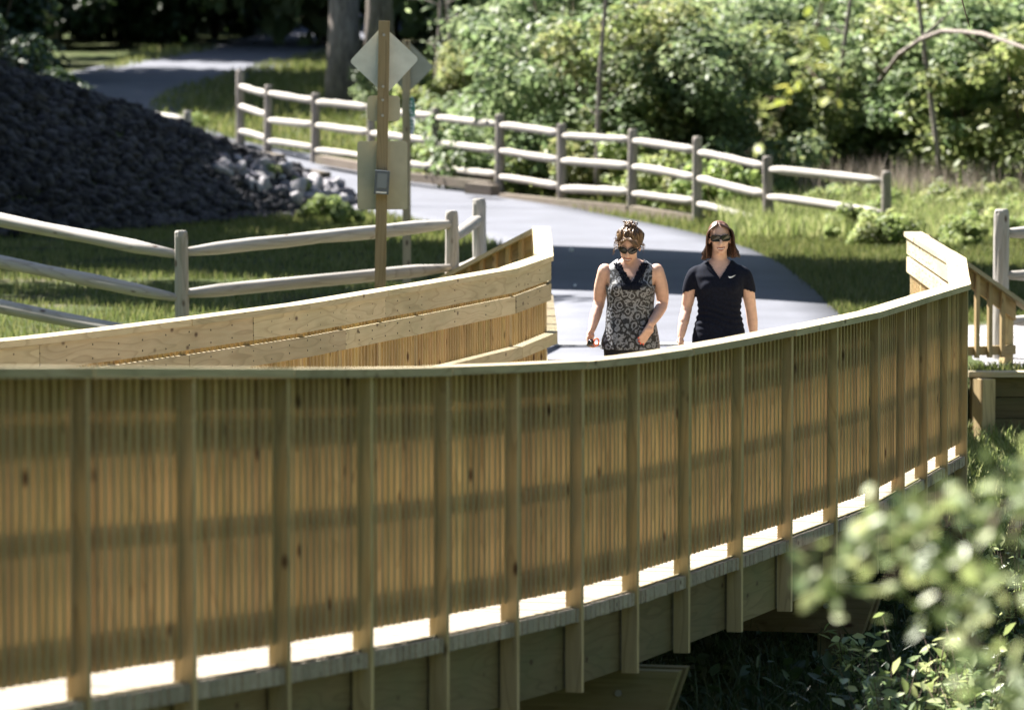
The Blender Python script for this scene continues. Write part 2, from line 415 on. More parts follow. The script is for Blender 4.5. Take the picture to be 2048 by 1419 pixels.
def build_ground():
    xs = np.unique(np.concatenate([np.linspace(-400, -40, 19), np.linspace(-40, -14, 27), np.linspace(-14, 14, 71), np.linspace(14, 40, 27), np.linspace(40, 400, 19)]))
    ys = np.unique(np.concatenate([np.linspace(-60, 18, 27), np.linspace(18, 45, 55), [45.3, 45.9, 46.06, 46.2, 46.36], np.linspace(47, 130, 167), np.linspace(130, 200, 36), np.linspace(200, 900, 30)]))
    X, Y = np.meshgrid(xs, ys); Z = zt(X, Y)
    rough = np.array([[mnoise.noise(Vector((x * 0.9, y * 0.9, 0))) for x in xs] for y in ys]) * 0.05
    Z = Z + rough * np.clip((np.abs(Y - 46.2) - 0.3), 0, 1) - 0.03
    V = np.stack([X, Y, Z], -1).reshape(-1, 3)
    nx, ny = len(xs), len(ys)
    i = np.arange(nx - 1)[None, :] + nx * np.arange(ny - 1)[:, None]
    Fq = np.stack([i, i + 1, i + 1 + nx, i + nx], -1).reshape(-1, 4)
    me = np_mesh('ground', V, Fq, np.zeros(len(V)), 'ground')
    me.polygons.foreach_set('use_smooth', [True] * len(me.polygons))
    tag(put('ground', me), kind='structure')
build_ground()

def catmull(P, step=0.5):
    P = [Vector(p) for p in P]; out = []
    for i in range(len(P) - 1):
        p0, p1, p2, p3 = P[max(i - 1, 0)], P[i], P[i + 1], P[min(i + 2, len(P) - 1)]
        n = max(2, int((p2 - p1).length / step))
        for k in range(n):
            t = k / n
            out.append(0.5 * ((2 * p1) + (p2 - p0) * t + (2 * p0 - 5 * p1 + 4 * p2 - p3) * t * t + (3 * p1 - p0 - 3 * p2 + p3) * t ** 3))
    out.append(P[-1]); return out
PATHC = catmull([(1.95, 46.3), (1.86, 50), (1.79, 56), (1.78, 62), (1.66, 67.5), (1.25, 72.5), (0.4, 78), (-0.75, 83), (-2.4, 88.3), (-4.5, 93.2), (-6.8, 98.5), (-8.4, 104.5), (-8.9, 111), (-8.4, 119), (-7.4, 128), (-6.2, 138), (-5, 150), (-4, 165), (-3, 190)])
PWID = 3.0
def path_dist(x, y):
    pc = np.array([(p.x, p.y) for p in PATHC])
    return np.min(np.hypot(np.asarray(x)[..., None] - pc[:, 0], np.asarray(y)[..., None] - pc[:, 1]), -1)
def ribbon(name, centre, width, mat, lift, kind='structure', y0=None):
    mb = MB(); nseg = 6; st = []
    for i, p in enumerate(centre):
        t = (centre[min(i + 1, len(centre) - 1)] - centre[max(i - 1, 0)]).normalized(); n_ = Vector((t.y, -t.x))
        wv = width(i) if callable(width) else width
        row = []
        for k in range(nseg + 1):
            q = p + n_ * (k / nseg - 0.5) * wv * (1 + (0.02 * mnoise.noise(Vector((p.x, p.y * 1.7, k))) if k in (0, nseg) else 0))
            row.append((q.x, q.y, zg(q.x, q.y) + lift + 0.02 * (1 - (2 * k / nseg - 1) ** 2)))
        row = [(row[0][0], row[0][1], row[0][2] - 0.08)] + row + [(row[-1][0], row[-1][1], row[-1][2] - 0.08)]
        st.append(row)
    k = len(st[0])
    for r_ in st:
        for q in r_: mb.v.append(q); mb.g.append(q); mb.r.append(0.5)
    for i in range(len(st) - 1):
        for j in range(k - 1): mb.f.append((i * k + j, i * k + j + 1, (i + 1) * k + j + 1, (i + 1) * k + j))
    o = mb.build(name, mat, smooth=True)
    tag(o, kind=kind); return o
ribbon('path', PATHC, lambda i: PWID + 0.15 + 1.3 * min(1, max(0, (PATHC[i].y - 96) / 8)), 'asphalt', 0.02)
# pale joint strip where boardwalk approach and asphalt meet
mb = MB(); mb.box((1.86, 50.1, 0.052), (3.0, 0, 0), (0, 0.2, 0), (0, 0, 0.012)); tag(mb.build('path_joint', 'concrete'), kind='structure')
# gravel pad right of the bridge
gp = [Vector((5.6, 47.0)), Vector((5.6, 50)), Vector((5.7, 53.2))]
ribbon('gravel_strip', catmull(gp), 2.7, 'gravel', 0.03)

# ------------------------------------------------------------------ footbridge
random.seed(101); rng = np.random.default_rng(201)
NPX = [179.4, 392, 580.6, 746.6, 898.4, 1039, 1168, 1279, 1381.5, 1487.4, 1586.7, 1677, 1759.6, 1811, 1856.5, 1897, 1936]
NZ = [.69, .607, .525, .446, .371, .303, .24, .19, .153, .13, .113, .098, .084, .068, .05, .028, .006]
near = []
for i, px in enumerate(NPX):
    d = 19.62 + 1.1725 * i
    p = W(px, 700, d); near.append(Vector((p.x, p.y, NZ[i])))
step0 = near[0] - near[1]
pre = []
for k in range(7, 0, -1):
    a = R(1.4) * k                                    # the curve goes on out of the frame
    v = Vector((step0.x * math.cos(a) - step0.y * math.sin(a), step0.x * math.sin(a) + step0.y * math.cos(a), 0))
    pre.append((k, v))
acc = near[0].copy(); pl = []
for k, v in sorted(pre, key=lambda q: q[0]):
    acc = acc + v; pl.append(Vector((acc.x, acc.y, NZ[0] + 0.08 * k)))
near = list(reversed(pl)) + near
OFF = len(pl)
c0 = near[-1]
for (x, y) in ((3.345, 39.7), (3.445, 41.0), (3.54, 42.25), (3.545, 43.5), (3.55, 44.7), (3.555, 45.9), (3.56, 47.1)): near.append(Vector((x, y, 0.0)))
def frames(P, left):
    out = []
    for i, p in enumerate(P):
        t = P[min(i + 1, len(P) - 1)] - P[max(i - 1, 0)]; t.z = 0; t.normalize()
        out.append((p, Vector((-t.y, t.x, 0)) if left else Vector((t.y, -t.x, 0)), t))
    return out
FN = frames(near, True)
BW = 3.83
far = [p + m * BW for (p, m, t) in FN[:OFF + 16]]
for p in far: p.z = p.z
A_ = W(1036, 546, 41.4); B_ = W(1106, 512, 42.7); C_ = W(1098, 452, 48.2)
for q, z in ((A_, -0.03), (B_, 0.0)):
    far.append(Vector((q.x - 0.13, q.y, z)))
for k in range(1, 6):
    far.append(Vector((B_.x - 0.13 + (C_.x - B_.x) * k / 5, B_.y + (C_.y - B_.y) * k / 5, 0)))
FF = frames(far, False)
def pt(fr, s, w_, z):
    i = int(math.floor(s)); i = max(0, min(i, len(fr) - 2)); f = s - i
    p = fr[i][0].lerp(fr[i + 1][0], f); m = fr[i][1].lerp(fr[i + 1][1], f).normalized()
    return p + m * w_ + Vector((0, 0, z))
def seg(mb, fr, s0, s1, w0, w1, z0, z1, la=0, **kw):
    mb.hexa([pt(fr, s, w_, z) for s in (s0, s1) for w_ in (w0, w1) for z in (z0, z1)], la, **kw)
def ribbonseg(mb, fr, i0, i1, w0, w1, z0, z1, gap=0.004):
    "a board running over several stations, bent at each"
    o, r = mb._piece(); L = 0; jz, jw = random.uniform(-.0025, .0015), random.uniform(-.003, .003); w0 += jw * 0.3; w1 += jw; z0 += jz; z1 += jz; st = len(mb.v); ss = [i0 + gap] + list(range(int(i0) + 1, int(i1))) + [i1 - gap]
    pp = None
    for s in ss:
        c = pt(fr, s, 0, 0)
        if pp is not None: L += (c - pp).length
        pp = c
        for (w_, z) in ((w0, z0), (w1, z0), (w1, z1), (w0, z1)):
            mb.v.append(tuple(pt(fr, s, w_, z))); mb.g.append((L + o.x, w_ + o.y, z + o.z)); mb.r.append(r)
    for i in range(len(ss) - 1):
        for k in range(4):
            a = st + i * 4; mb.f.append((a + k, a + (k + 1) % 4, a + 4 + (k + 1) % 4, a + 4 + k))
    mb.f.append((st + 3, st + 2, st + 1, st)); e = st + (len(ss) - 1) * 4; mb.f.append((e, e + 1, e + 2, e + 3))

bridge = empty('footbridge', (1.5, 34, 0), 'curved wooden footbridge with high slatted railings crossing the hollow', 'footbridge')
PL, PW_ = 0.045, 0.0815
def railing(fr, last_full, nslat_base):
    n = len(fr)
    mb = MB()
    cuts = list(range(0, n - 1, 3)) + [n - 1]
    for a, b in zip(cuts[:-1], cuts[1:]):
        ribbonseg(mb, fr, a, b, 0.082, 0.118, 1.035, 1.178)
    cuts2 = [0] + list(range(2, n - 1, 3)) + [n - 1]
    for a, b in zip(cuts2[:-1], cuts2[1:]):
        ribbonseg(mb, fr, a, b, 0.082, 0.118, 0.875, 1.005)
        ribbonseg(mb, fr, a, b, 0.082, 0.104, 0.088, 0.226)
    nf = len(mb.f)
    for i in range(n):
        for f in (0.0, 0.33, 0.66):
            if i + f > n - 1: continue
            for z in (1.07, 1.14, 0.91, 0.975):
                q = pt(fr, i + f, 0.116, z + random.uniform(-.01, .01)); m_ = fr[i][1]; mb.tube([q, q + m_ * 0.0045], 0.0055, 6)
    rail = child(mb.build('railing', 'board_wood'), bridge); rail.data.materials.append(M['steel_dark'])
    rail.data.polygons.foreach_set('material_index', [0] * nf + [1] * (len(rail.data.polygons) - nf))
    mb = MB(); cuts = [0] + list(range(1, n - 1, 2)) + [n - 1]
    for a, b in zip(cuts[:-1], cuts[1:]): ribbonseg(mb, fr, a, b, -0.018, 0.138, 1.183, 1.222, 0.005)
    mb.build('cap_rail', 'board_wood', rail)
    mb = MB()
    for a, b in zip(cuts2[:-1], cuts2[1:]): ribbonseg(mb, fr, a, b, 0.082, 0.166, 0.53, 0.62)
    mb.build('mid_rail', 'board_wood', rail)
    mb = MB()
    for a, b in zip(cuts2[:-1], cuts2[1:]): ribbonseg(mb, fr, a, b, 0.046, 0.058, 0.0, 0.009)
    mb.build('dark_line_strip', 'girder_wood', rail)  # thin strip added only to draw the dark line along the deck edge
    for i in range(n):
        mb = MB(); ln = (fr[min(i + 1, n - 1)][0] - fr[max(i - 1, 0)][0]).length / (min(i + 1, n - 1) - max(i - 1, 0))
        f = PL / ln; s1 = min(i, n - 1 - 1e-4)
        bot = -0.42 if i <= last_full else -0.1
        seg(mb, fr, max(s1 - f, 0) if i else 0, s1 if i else f, 0.0, PW_, bot, 1.179, 2)
        mb.build('post', 'post_wood', rail)
    for i in range(n - 1):
        mb = MB(); ln = (fr[i + 1][0] - fr[i][0]).length; ns = max(6, int(round((ln - PL) / 0.09)))
        a0 = 0.004 / ln; a1 = 1 - (PL + 0.004) / ln
        for k in range(ns):
            c = a0 + (a1 - a0) * (k + 0.22) / (ns - 0.56 if ns > 1 else 1); h = 0.0175 / ln
            jit = (random.random() - 0.5) * 0.004
            lo = max(c - h, a0)
            seg(mb, fr, i + lo, i + min(c + h, a1), 0.05 + jit, 0.0805, 0.09, 1.179, 2)
        mb.build('slat_panel', 'rail_wood', rail)
    return rail
nearR = railing(FN, OFF + 17, 12)
farR = railing(FF, OFF + 16, 12)
nearR['label'] = 'railing on the viewer side seen from its shaded outside'
farR['label'] = 'railing across the deck seen from its inside'
# deck planks
mb = MB(); nd = OFF + 21
LN = min(len(FN), len(FF)) - 1
for i in range(LN):
    ln = (FN[i + 1][0] - FN[i][0]).length; k_ = max(8, int(round(ln / 0.1)))
    for k in range(k_):
        a, b = i + (k + 0.08) / k_, i + (k + 0.92) / k_
        P4 = []
        for s in (a, b):
            p0 = pt(FN, s, 0.010 + random.random() * 0.006, 0); p1 = pt(FF, s, 0.012, 0)
            P4.append((p0, p1))
        zz = random.random() * 0.003
        pts_ = []
        for s in (0, 1):
            for q in (0, 1):
                for z in (-0.066, 0):
                    pts_.append(P4[s][q] + Vector((0, 0, z - zz)))
        mb.hexa(pts_, 1)
child(mb.build('deck', 'deck_wood'), bridge)
# girders
for fr, off in ((FN, 0.0), (FF, 0.0)):
    mb = MB(); cuts = list(range(0, OFF + 18, 4)) + [OFF + 18]
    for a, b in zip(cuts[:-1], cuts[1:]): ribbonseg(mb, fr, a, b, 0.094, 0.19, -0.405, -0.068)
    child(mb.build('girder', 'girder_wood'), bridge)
# bents: cross beams on posts
for si in (OFF - 5, OFF - 1.2, OFF + 2.9, OFF + 7.15, OFF + 11.3, OFF + 15):
    p, m = pt(FN, si, 0, 0), FN[int(si)][1]
    t = FN[int(si)][2]
    mb = MB(); z1 = p.z - 0.409; z0 = z1 - 0.29
    for o in (-0.09, 0.09):
        a, b = p - m * 0.2, p + m * (BW + 0.2)
        q = [a + t * (o - 0.045), a + t * (o + 0.045), b + t * (o - 0.045), b + t * (o + 0.045)]
        lo = [q[0] + m * 0.1, q[1] + m * 0.1, q[2] - m * 0.1, q[3] - m * 0.1]
        def z_(v, z): return Vector((v.x, v.y, z))
        mb.hexa([z_(lo[0], z0), z_(q[0], z1), z_(lo[1], z0), z_(q[1], z1), z_(lo[2], z0), z_(q[2], z1), z_(lo[3], z0), z_(q[3], z1)], 0)
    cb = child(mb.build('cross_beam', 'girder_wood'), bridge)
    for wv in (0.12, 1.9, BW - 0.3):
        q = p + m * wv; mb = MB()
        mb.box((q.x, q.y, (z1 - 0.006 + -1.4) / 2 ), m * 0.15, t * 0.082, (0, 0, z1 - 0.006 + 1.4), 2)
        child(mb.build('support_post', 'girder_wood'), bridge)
        mb = MB()
        for o in (-0.142, 0.142): mb.tube([q + t * (o - 0.006) + Vector((0, 0, z1 - p.z - 0.12)), q + t * (o + 0.006) + Vector((0, 0, z1 - p.z - 0.12))], 0.018, 8)
        child(mb.build('bolt', 'steel'), bridge)
# tapering wing railings at the far end
def wing(p0, p1, z0, z1, nb, label):
    mb = MB(); d = (p1 - p0); L = d.length; u = d / L; v = Vector((-u.y, u.x, 0))
    if v.y > 0: v = -v                                # v points towards the bridge
    def P(s, w_, z): return Vector((p0.x, p0.y, 0)) + u * s + v * w_ + Vector((0, 0, z))
    def ct(s): return z0 + (z1 - z0) * s / L
    def slab(mb, s0, s1, w0, w1, a0, a1, b0, b1, la=0): mb.hexa([P(s0, w0, a0), P(s0, w0, a1), P(s0, w1, a0), P(s0, w1, a1), P(s1, w0, b0), P(s1, w0, b1), P(s1, w1, b0), P(s1, w1, b1)], la)
    slab(mb, 0.02, L, -0.02, 0.018, ct(0) - 0.2, ct(0) - 0.045, ct(L) - 0.2, ct(L) - 0.045)
    slab(mb, 0.02, L, -0.02, 0.02, 0.12, 0.2, 0.12, 0.2)
    for k in range(nb):
        s = (k + 0.7) * L / nb
        if s < L - 0.1: slab(mb, s, s + 0.038, 0.022, 0.06, 0.1, ct(s) - 0.045, 0.1, ct(s + 0.038) - 0.045, 2)
    wg = child(mb.build('wing_railing', 'rail_wood'), bridge); wg['label'] = label
    mb = MB(); slab(mb, -0.02, L + 0.12, -0.06, 0.1, ct(0) - 0.04, ct(0), ct(L + 0.12) - 0.04, ct(L + 0.12)); mb.build('cap_rail', 'board_wood', wg)
    for s in ((0.03, L * 0.42, L - 0.09) if nb > 8 else (0.03, L - 0.09)):
        mb = MB(); slab(mb, s, s + 0.09, -0.112, -0.022, -0.1, ct(s) - 0.045, -0.1, ct(s + 0.09) - 0.045, 2) if s > 0.1 else slab(mb, s, s + 0.09, -0.112, -0.022, -0.1, ct(s) - 0.045, -0.1, ct(s + .09) - .045, 2)
        mb.build('post', 'post_wood', wg)
wing(Vector((3.62, 47.22, 0)), Vector((4.44, 47.6, 0)), 1.2, 0.62, 7, 'short wing railing sloping down beside the gravel')
wing(Vector((0.2, 48.35, 0)), Vector((-0.85, 48.9, 0)), 1.2, 0.62, 9, 'wing railing sloping down beside the log fence')

# ------------------------------------------------------------------ retaining wall at the abutment
def beam(mb, a, b, h, t, la=0):
    a, b = Vector(a), Vector(b); u = (b - a); c = (a + b) / 2; n_ = Vector((-u.y, u.x, 0)).normalized()
    mb.box(c, u, n_ * t, (0, 0, h), la)
rw = empty('retaining_wall', (6, 46.1, -0.3), 'low timber retaining wall right of the bridge end below the gravel', 'retaining wall')
mb = MB()
for k, (z, h) in enumerate(((-0.06, 0.17), (-0.24, 0.175), (-0.42, 0.17), (-0.6, 0.17))):
    beam(mb, (3.92, 46.12, z), (6.5, 46.12, z), h, 0.09); beam(mb, (6.505, 46.12, z), (9.5, 46.12, z), h, 0.09)
child(mb.build('wall_board', 'girder_wood'), rw)
mb = MB(); beam(mb, (3.9, 46.1, 0.05), (6.2, 46.1, 0.05), 0.045, 0.2); beam(mb, (6.206, 46.1, 0.05), (9.5, 46.1, 0.05), 0.045, 0.2)
child(mb.build('cap_board', 'board_wood'), rw)
for x in (4.02, 6.3, 8.3):
    mb = MB(); a = R(35); mb.box((x, 45.9, -0.35), (0.14 * math.cos(a), 0.14 * math.sin(a), 0), (-0.14 * math.sin(a), 0.14 * math.cos(a), 0), (0, 0, 0.74), 2)
    child(mb.build('post', 'post_wood'), rw)
ab = MB()
for z in (-0.16, -0.35, -0.54, -0.73): beam(ab, (-1.5, 46.2, z), (3.9, 46.2, z), 0.18, 0.1)
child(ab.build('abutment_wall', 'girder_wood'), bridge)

# ------------------------------------------------------------------ split rail fences
random.seed(102); rng = np.random.default_rng(202)
def log(mb, p0, p1, r, sag=0.0, n=10, taper=True):
    p0, p1 = Vector(p0), Vector(p1); pts = []; rad = []
    side = Vector((random.uniform(-1, 1), random.uniform(-1, 1), random.uniform(-1, 1))) * 0.006
    for k in range(9):
        f = k / 8; b = math.sin(math.pi * f)
        pts.append(p0.lerp(p1, f) + side * b * 2 - Vector((0, 0, sag * b)))
        e = min(f, 1 - f)
        rad.append(r * ((0.6 + 0.4 * min(1, e / 0.1)) if taper else 1) * (0.94 + 0.12 * random.random()))
    mb.tube(pts, rad, n, jit=0.14)
def fpost(p_top, zbase, r, mat, parent, lean=0.0):
    mb = MB(); b = Vector((p_top.x - lean, p_top.y, zbase - 0.25)); t = p_top
    hh = t.z - b.z
    pts = [b.lerp(t, f) for f in (0, 0.3, 0.6, 0.85, 1 - 0.05 / hh, 1 - 0.015 / hh, 1)]
    mb.tube(pts, [r * 1.05, r * 1.04, r * 1.02, r, r * 0.97, r * 0.9, r * 0.74], 12, jit=0.13)
    o = child(mb.build('post', mat, smooth=False), parent); return o
def fence(label, posts, rails, mat, rpost, rrail, zb, group='split rail fences', loc=None):
    "posts: (px, ytop, d); rails: (i, y0, y1) pixel heights at posts i, i+1"
    T = [W(*p) for p in posts]
    root = empty('split_rail_fence', (sum(t.x for t in T) / len(T), sum(t.y for t in T) / len(T), 0), label, 'fence', group)
    for t in T: fpost(t, zb if zb is not None else zg(t.x, t.y), rpost * random.uniform(.92, 1.08), mat, root, random.uniform(-0.025, 0.025))
    for (i, y0, y1) in rails:
        a = W(posts[i][0], y0, posts[i][2]); b = W(posts[i + 1][0], y1, posts[i + 1][2]); u = (b - a).normalized()
        mb = MB(); log(mb, a + u * 0.03, b - u * 0.03, rrail * random.uniform(0.93, 1.07))
        child(mb.build('rail', 'log', smooth=True), root)
    return root
# nearest fence, left of the bridge
fence('pale log fence with a leaning corner post, behind the bridge on the left',
      [(-330, 395, 48.6), (362, 461, 46.3), (903, 421, 48.8), (958, 397, 51.0)],
      [(0, 372, 510), (0, 458, 597), (0, 545, 684), (1, 505, 448), (1, 588, 535), (1, 670, 620), (2, 475, 437), (2, 553, 525), (2, 640, 610)], 'log', 0.062, 0.058, 0.0)
FP = [(480, 140, 97), (537, 170, 94.7), (632, 186, 92.4), (742, 205, 90.1), (872, 215, 87.9), (1000, 228, 85.6), (1123, 247, 83.4), (1266, 258, 81.2), (1395, 273, 79), (1535, 312, 77), (1773, 342, 74.5)]
FR = [(0, 172, 188), (1, 186, 202), (2, 204, 216), (3, 220, 233), (4, 235, 249), (5, 250, 267), (6, 271, 279), (7, 281, 301), (8, 304, 335), (9, 338, 363),
      (0, 212, 230), (1, 240, 249), (2, 250, 265), (3, 266, 283), (4, 286, 300), (5, 301, 320), (6, 321, 332), (7, 333, 357), (8, 356, 390), (9, 393, 428),
      (0, 262, 279), (1, 282, 296), (2, 300, 315), (3, 318, 334), (4, 336, 350), (5, 353, 373), (6, 377, 385), (7, 387, 404), (8, 407, 447), (9, 450, 483)]
fence('long weathered three-rail log fence following the far side of the path', FP, FR, 'old_log', 0.075, 0.062, None)
fence('log fence starting with a thick post behind the gravel on the right', [(2003, 418, 48.4), (2560, 400, 50.5)], [(0, 466, 452), (0, 551, 545), (0, 641, 635)], 'log', 0.075, 0.062, 0.0)
fence('short bit of log fence showing behind the dark rock slope', [(180, 205, 97), (375, 221, 92.5)], [(0, 205, 240), (0, 250, 275)], 'log', 0.07, 0.06, None)
# timber edging and old ties
def tie(pxa, ya, pxb, yb, da, db, label, h=0.2, t=0.18, mat='tie', group='landscape timbers'):
    a, b = W(pxa, ya, da), W(pxb, yb, db); mb = MB()
    mb.box((a + b) / 2, (b - a), Vector((-(b - a).y, (b - a).x, 0)).normalized() * t, (0, 0, h))
    tag(mb.build('landscape_timber', mat, origin=(a + b) / 2), label, 'timber', group)
tie(478, 310, 560, 322, 86, 84.6, 'dark old timber lying at the top of the sunlit stones')
tie(587, 347, 652, 357, 84.8, 84, 'dark old timber lower down beside the sunlit stones and path')
tie(640, 319, 740, 336, 91.5, 89.6, 'weathered timber edging at the foot of the fence left of the signs', 0.14)
tie(802, 352, 985, 372, 88.2, 85.6, 'weathered timber edging at the fence foot just right of the signs', 0.14)
tie(938, 376, 990, 381, 85, 84.6, 'short dark sawn timber end on the grass by the fence', 0.17, 0.2)
tie(1005, 397, 1262, 421, 85.2, 81.3, 'long pale timber edging below the middle of the far fence', 0.16)
tie(1268, 422, 1400, 441, 81.1, 79.1, 'timber edging below the far fence nearest the dark haired woman', 0.16)

# ------------------------------------------------------------------ signs
def rounded_plate(mb, c, half_u, half_v, rad, u, v, th):
    pts = []; n = u.cross(v).normalized()
    for cx, cy, a0 in ((1, 1, 0), (-1, 1, 90), (-1, -1, 180), (1, -1, 270)):
        for k in range(5):
            a = R(a0 + 22.5 * k)
            pts.append((cx * (half_u - rad) + rad * math.cos(a), cy * (half_v - rad) + rad * math.sin(a)))
    st = len(mb.v); o, r = mb._piece()
    for s in (-0.5, 0.5):
        for (x, y) in pts:
            q = Vector(c) + u * x + v * y + n * th * s; mb.v.append(tuple(q)); mb.g.append((x, y, s)); mb.r.append(r)
    m_ = len(pts)
    mb.f.append(tuple(st + k for k in reversed(range(m_)))); mb.f.append(tuple(st + m_ + k for k in range(m_)))
    for k in range(m_): mb.f.append((st + k, st + (k + 1) % m_, st + m_ + (k + 1) % m_, st + m_ + k))
XU, ZU = Vector((1, 0, 0)), Vector((0, 0, 1))
def diag(a): return XU * math.cos(R(a)) + ZU * math.sin(R(a))
def sign_a():
    d = 43.7; top = W(768.5, 42, d); bt = W(759.5, 640, d); bt.z = -0.3
    bt.x = top.x - (top.x - W(760, 580, d).x) * (top.z + 0.3) / (top.z - W(760, 580, d).z)
    root = empty('trail_sign', (bt.x, bt.y, 0), 'taller wooden sign post with a grey diamond, two cream plates and a grey box', 'sign post', 'trail sign posts')
    ax = (top - bt); mb = MB(); mb.box((top + bt) / 2, ax, (0.089, 0.0, 0), (0, 0.089, 0)); child(mb.build('post', 'sign_post'), root)
    c = W(768, 121, d) + Vector((0, 0.06, 0)); mb = MB(); rounded_plate(mb, c, 0.2, 0.2, 0.03, diag(47), diag(137), 0.004); child(mb.build('diamond_plate', 'sign_back'), root)
    c = W(767, 217, d) + Vector((0, 0.06, 0)); mb = MB(); rounded_plate(mb, c, 0.133, 0.103, 0.03, XU, ZU, 0.004); child(mb.build('small_plate', 'sign_cream'), root)
    c = W(764.5, 351, d) + Vector((0, 0.06, 0)); mb = MB(); rounded_plate(mb, c, 0.203, 0.277, 0.025, XU, ZU, 0.004); child(mb.build('large_plate', 'sign_cream'), root)
    a = R(-4); u, v = diag(-4), diag(86)
    c = W(764.5, 364, d) + Vector((0, -0.085, 0)); mb = MB(); mb.box(c, u * 0.118, v * 0.19, (0, 0.07, 0)); bx = child(mb.build('notice_box', 'box_grey'), root)
    mb = MB(); rounded_plate(mb, c + Vector((0, -0.037, 0)) + v * 0.015, 0.04, 0.06, 0.008, u, v, 0.004); o = mb.build('box_window', 'box_pane'); o.parent = bx
    mb = MB(); mb.box(c + Vector((0, -0.037, 0)) - v * 0.08, u * 0.085, v * 0.012, (0, 0.004, 0)); o = mb.build('box_strip', 'white_mark'); o.parent = bx
    mb = MB()
    for py in (70, 173, 200, 231):
        p = W(768.5 - (py - 42) * 0.0167, py, d) + Vector((0, -0.046, 0)); mb.tube([p, p + Vector((0, -0.008, 0))], 0.012, 8)
    child(mb.build('bolt', 'steel'), root)
sign_a()
def sign_b():
    d = 60.0; top = W(812, 80, d); bt = W(814, 560, d); bt.z = -0.2
    root = empty('trail_sign', (bt.x, bt.y, 0), 'shorter wooden sign post behind, with a pale diamond and a narrow green sign', 'sign post', 'trail sign posts')
    mb = MB(); mb.box((top + bt) / 2, top - bt, (0.09, 0, 0), (0, 0.09, 0)); child(mb.build('post', 'sign_post'), root)
    c = W(814, 134, d) + Vector((0, 0.06, 0)); mb = MB(); rounded_plate(mb, c, 0.212, 0.212, 0.035, diag(45), diag(135), 0.004); child(mb.build('diamond_plate', 'sign_cream'), root)
    c = W(824, 231, d) + Vector((0.0, -0.09, 0)); u = Vector((0.32, -0.95, 0)).normalized()
    mb = MB(); n_ = u.cross(ZU)
    def oval(mb, z0, z1, th, off):
        pts = []
        for k in range(28):
            a = 2 * math.pi * k / 28; x, z = 0.125 * math.cos(a), 0.215 * math.sin(a)
            pts.append((x, min(max(z, z0), z1)))
        st = len(mb.v)
        for s in (-0.5, 0.5):
            for (x, z) in pts:
                mb.v.append(tuple(c + u * x + ZU * z + n_ * (th * s + off))); mb.g.append((x, z, s)); mb.r.append(0.5)
        mb.f.append(tuple(st + k for k in reversed(range(28)))); mb.f.append(tuple(st + 28 + k for k in range(28)))
        for k in range(28): mb.f.append((st + k, st + (k + 1) % 28, st + 28 + (k + 1) % 28, st + 28 + k))
    oval(mb, -1, 1, 0.004, 0); so = child(mb.build('oval_sign', 'white_mark'), root)
    mb = MB(); oval(mb, -0.005, 0.2, 0.003, 0.0045); o = mb.build('green_field', 'green_sign'); o.parent = so; 
    mb = MB()
    for k, (z, x, wd) in enumerate([(0.15, 0, 0.08), (0.11, 0, 0.13), (0.06, -.02, 0.1), (0.03, .02, 0.12)]):
        for j in range(4): mb.box(c + u * (x + (j - 1.5) * wd / 4) + ZU * z + n_ * 0.007, u * wd / 5.5, ZU * 0.024, n_ * 0.002)
    o = mb.build('white_lettering', 'white_mark'); o.parent = so
    mb = MB()
    for k, (z, x, wd) in enumerate([(-0.06, 0, 0.14), (-0.1, 0, 0.12), (-0.14, 0, 0.07)]):
        for j in range(4): mb.box(c + u * (x + (j - 1.5) * wd / 4) + ZU * z + n_ * 0.004, u * wd / 5.5, ZU * 0.02, n_ * 0.002)
    o = mb.build('green_lettering', 'green_sign'); o.parent = so
sign_b()

# ------------------------------------------------------------------ rocks
random.seed(103); rng = np.random.default_rng(203)
def rock_variants(k=8, sub=1):
    import bmesh
    out = []
    for i in range(k):
        bm = bmesh.new(); bmesh.ops.create_icosphere(bm, subdivisions=sub, radius=1)
        sx, sy, sz = random.uniform(0.8, 1.3), random.uniform(0.8, 1.2), random.uniform(0.55, 0.85)
        for v in bm.verts:
            q = 1 + 0.7 * mnoise.noise(v.co * 1.4 + Vector((i * 9, 0, 0)))
            v.co = Vector((v.co.x * sx * q, v.co.y * sy * q, v.co.z * sz * q))
        bm.verts.ensure_lookup_table()
        out.append((np.array([v.co for v in bm.verts]), np.array([[v.index for v in f.verts] for f in bm.faces])))
        bm.free()
    return out
def rand_rot(n):
    q = rng.normal(size=(n, 4)); q /= np.linalg.norm(q, axis=1)[:, None]
    a, b, c, d = q.T
    return np.stack([np.stack([1 - 2 * (c * c + d * d), 2 * (b * c - a * d), 2 * (b * d + a * c)], -1),
                     np.stack([2 * (b * c + a * d), 1 - 2 * (b * b + d * d), 2 * (c * d - a * b)], -1),
                     np.stack([2 * (b * d - a * c), 2 * (c * d + a * b), 1 - 2 * (b * b + c * c)], -1)], 1)
def crest_y(x): return 80 + np.interp(x, [-7.6, -4.8, -2.5], [0, 2, 3.2])
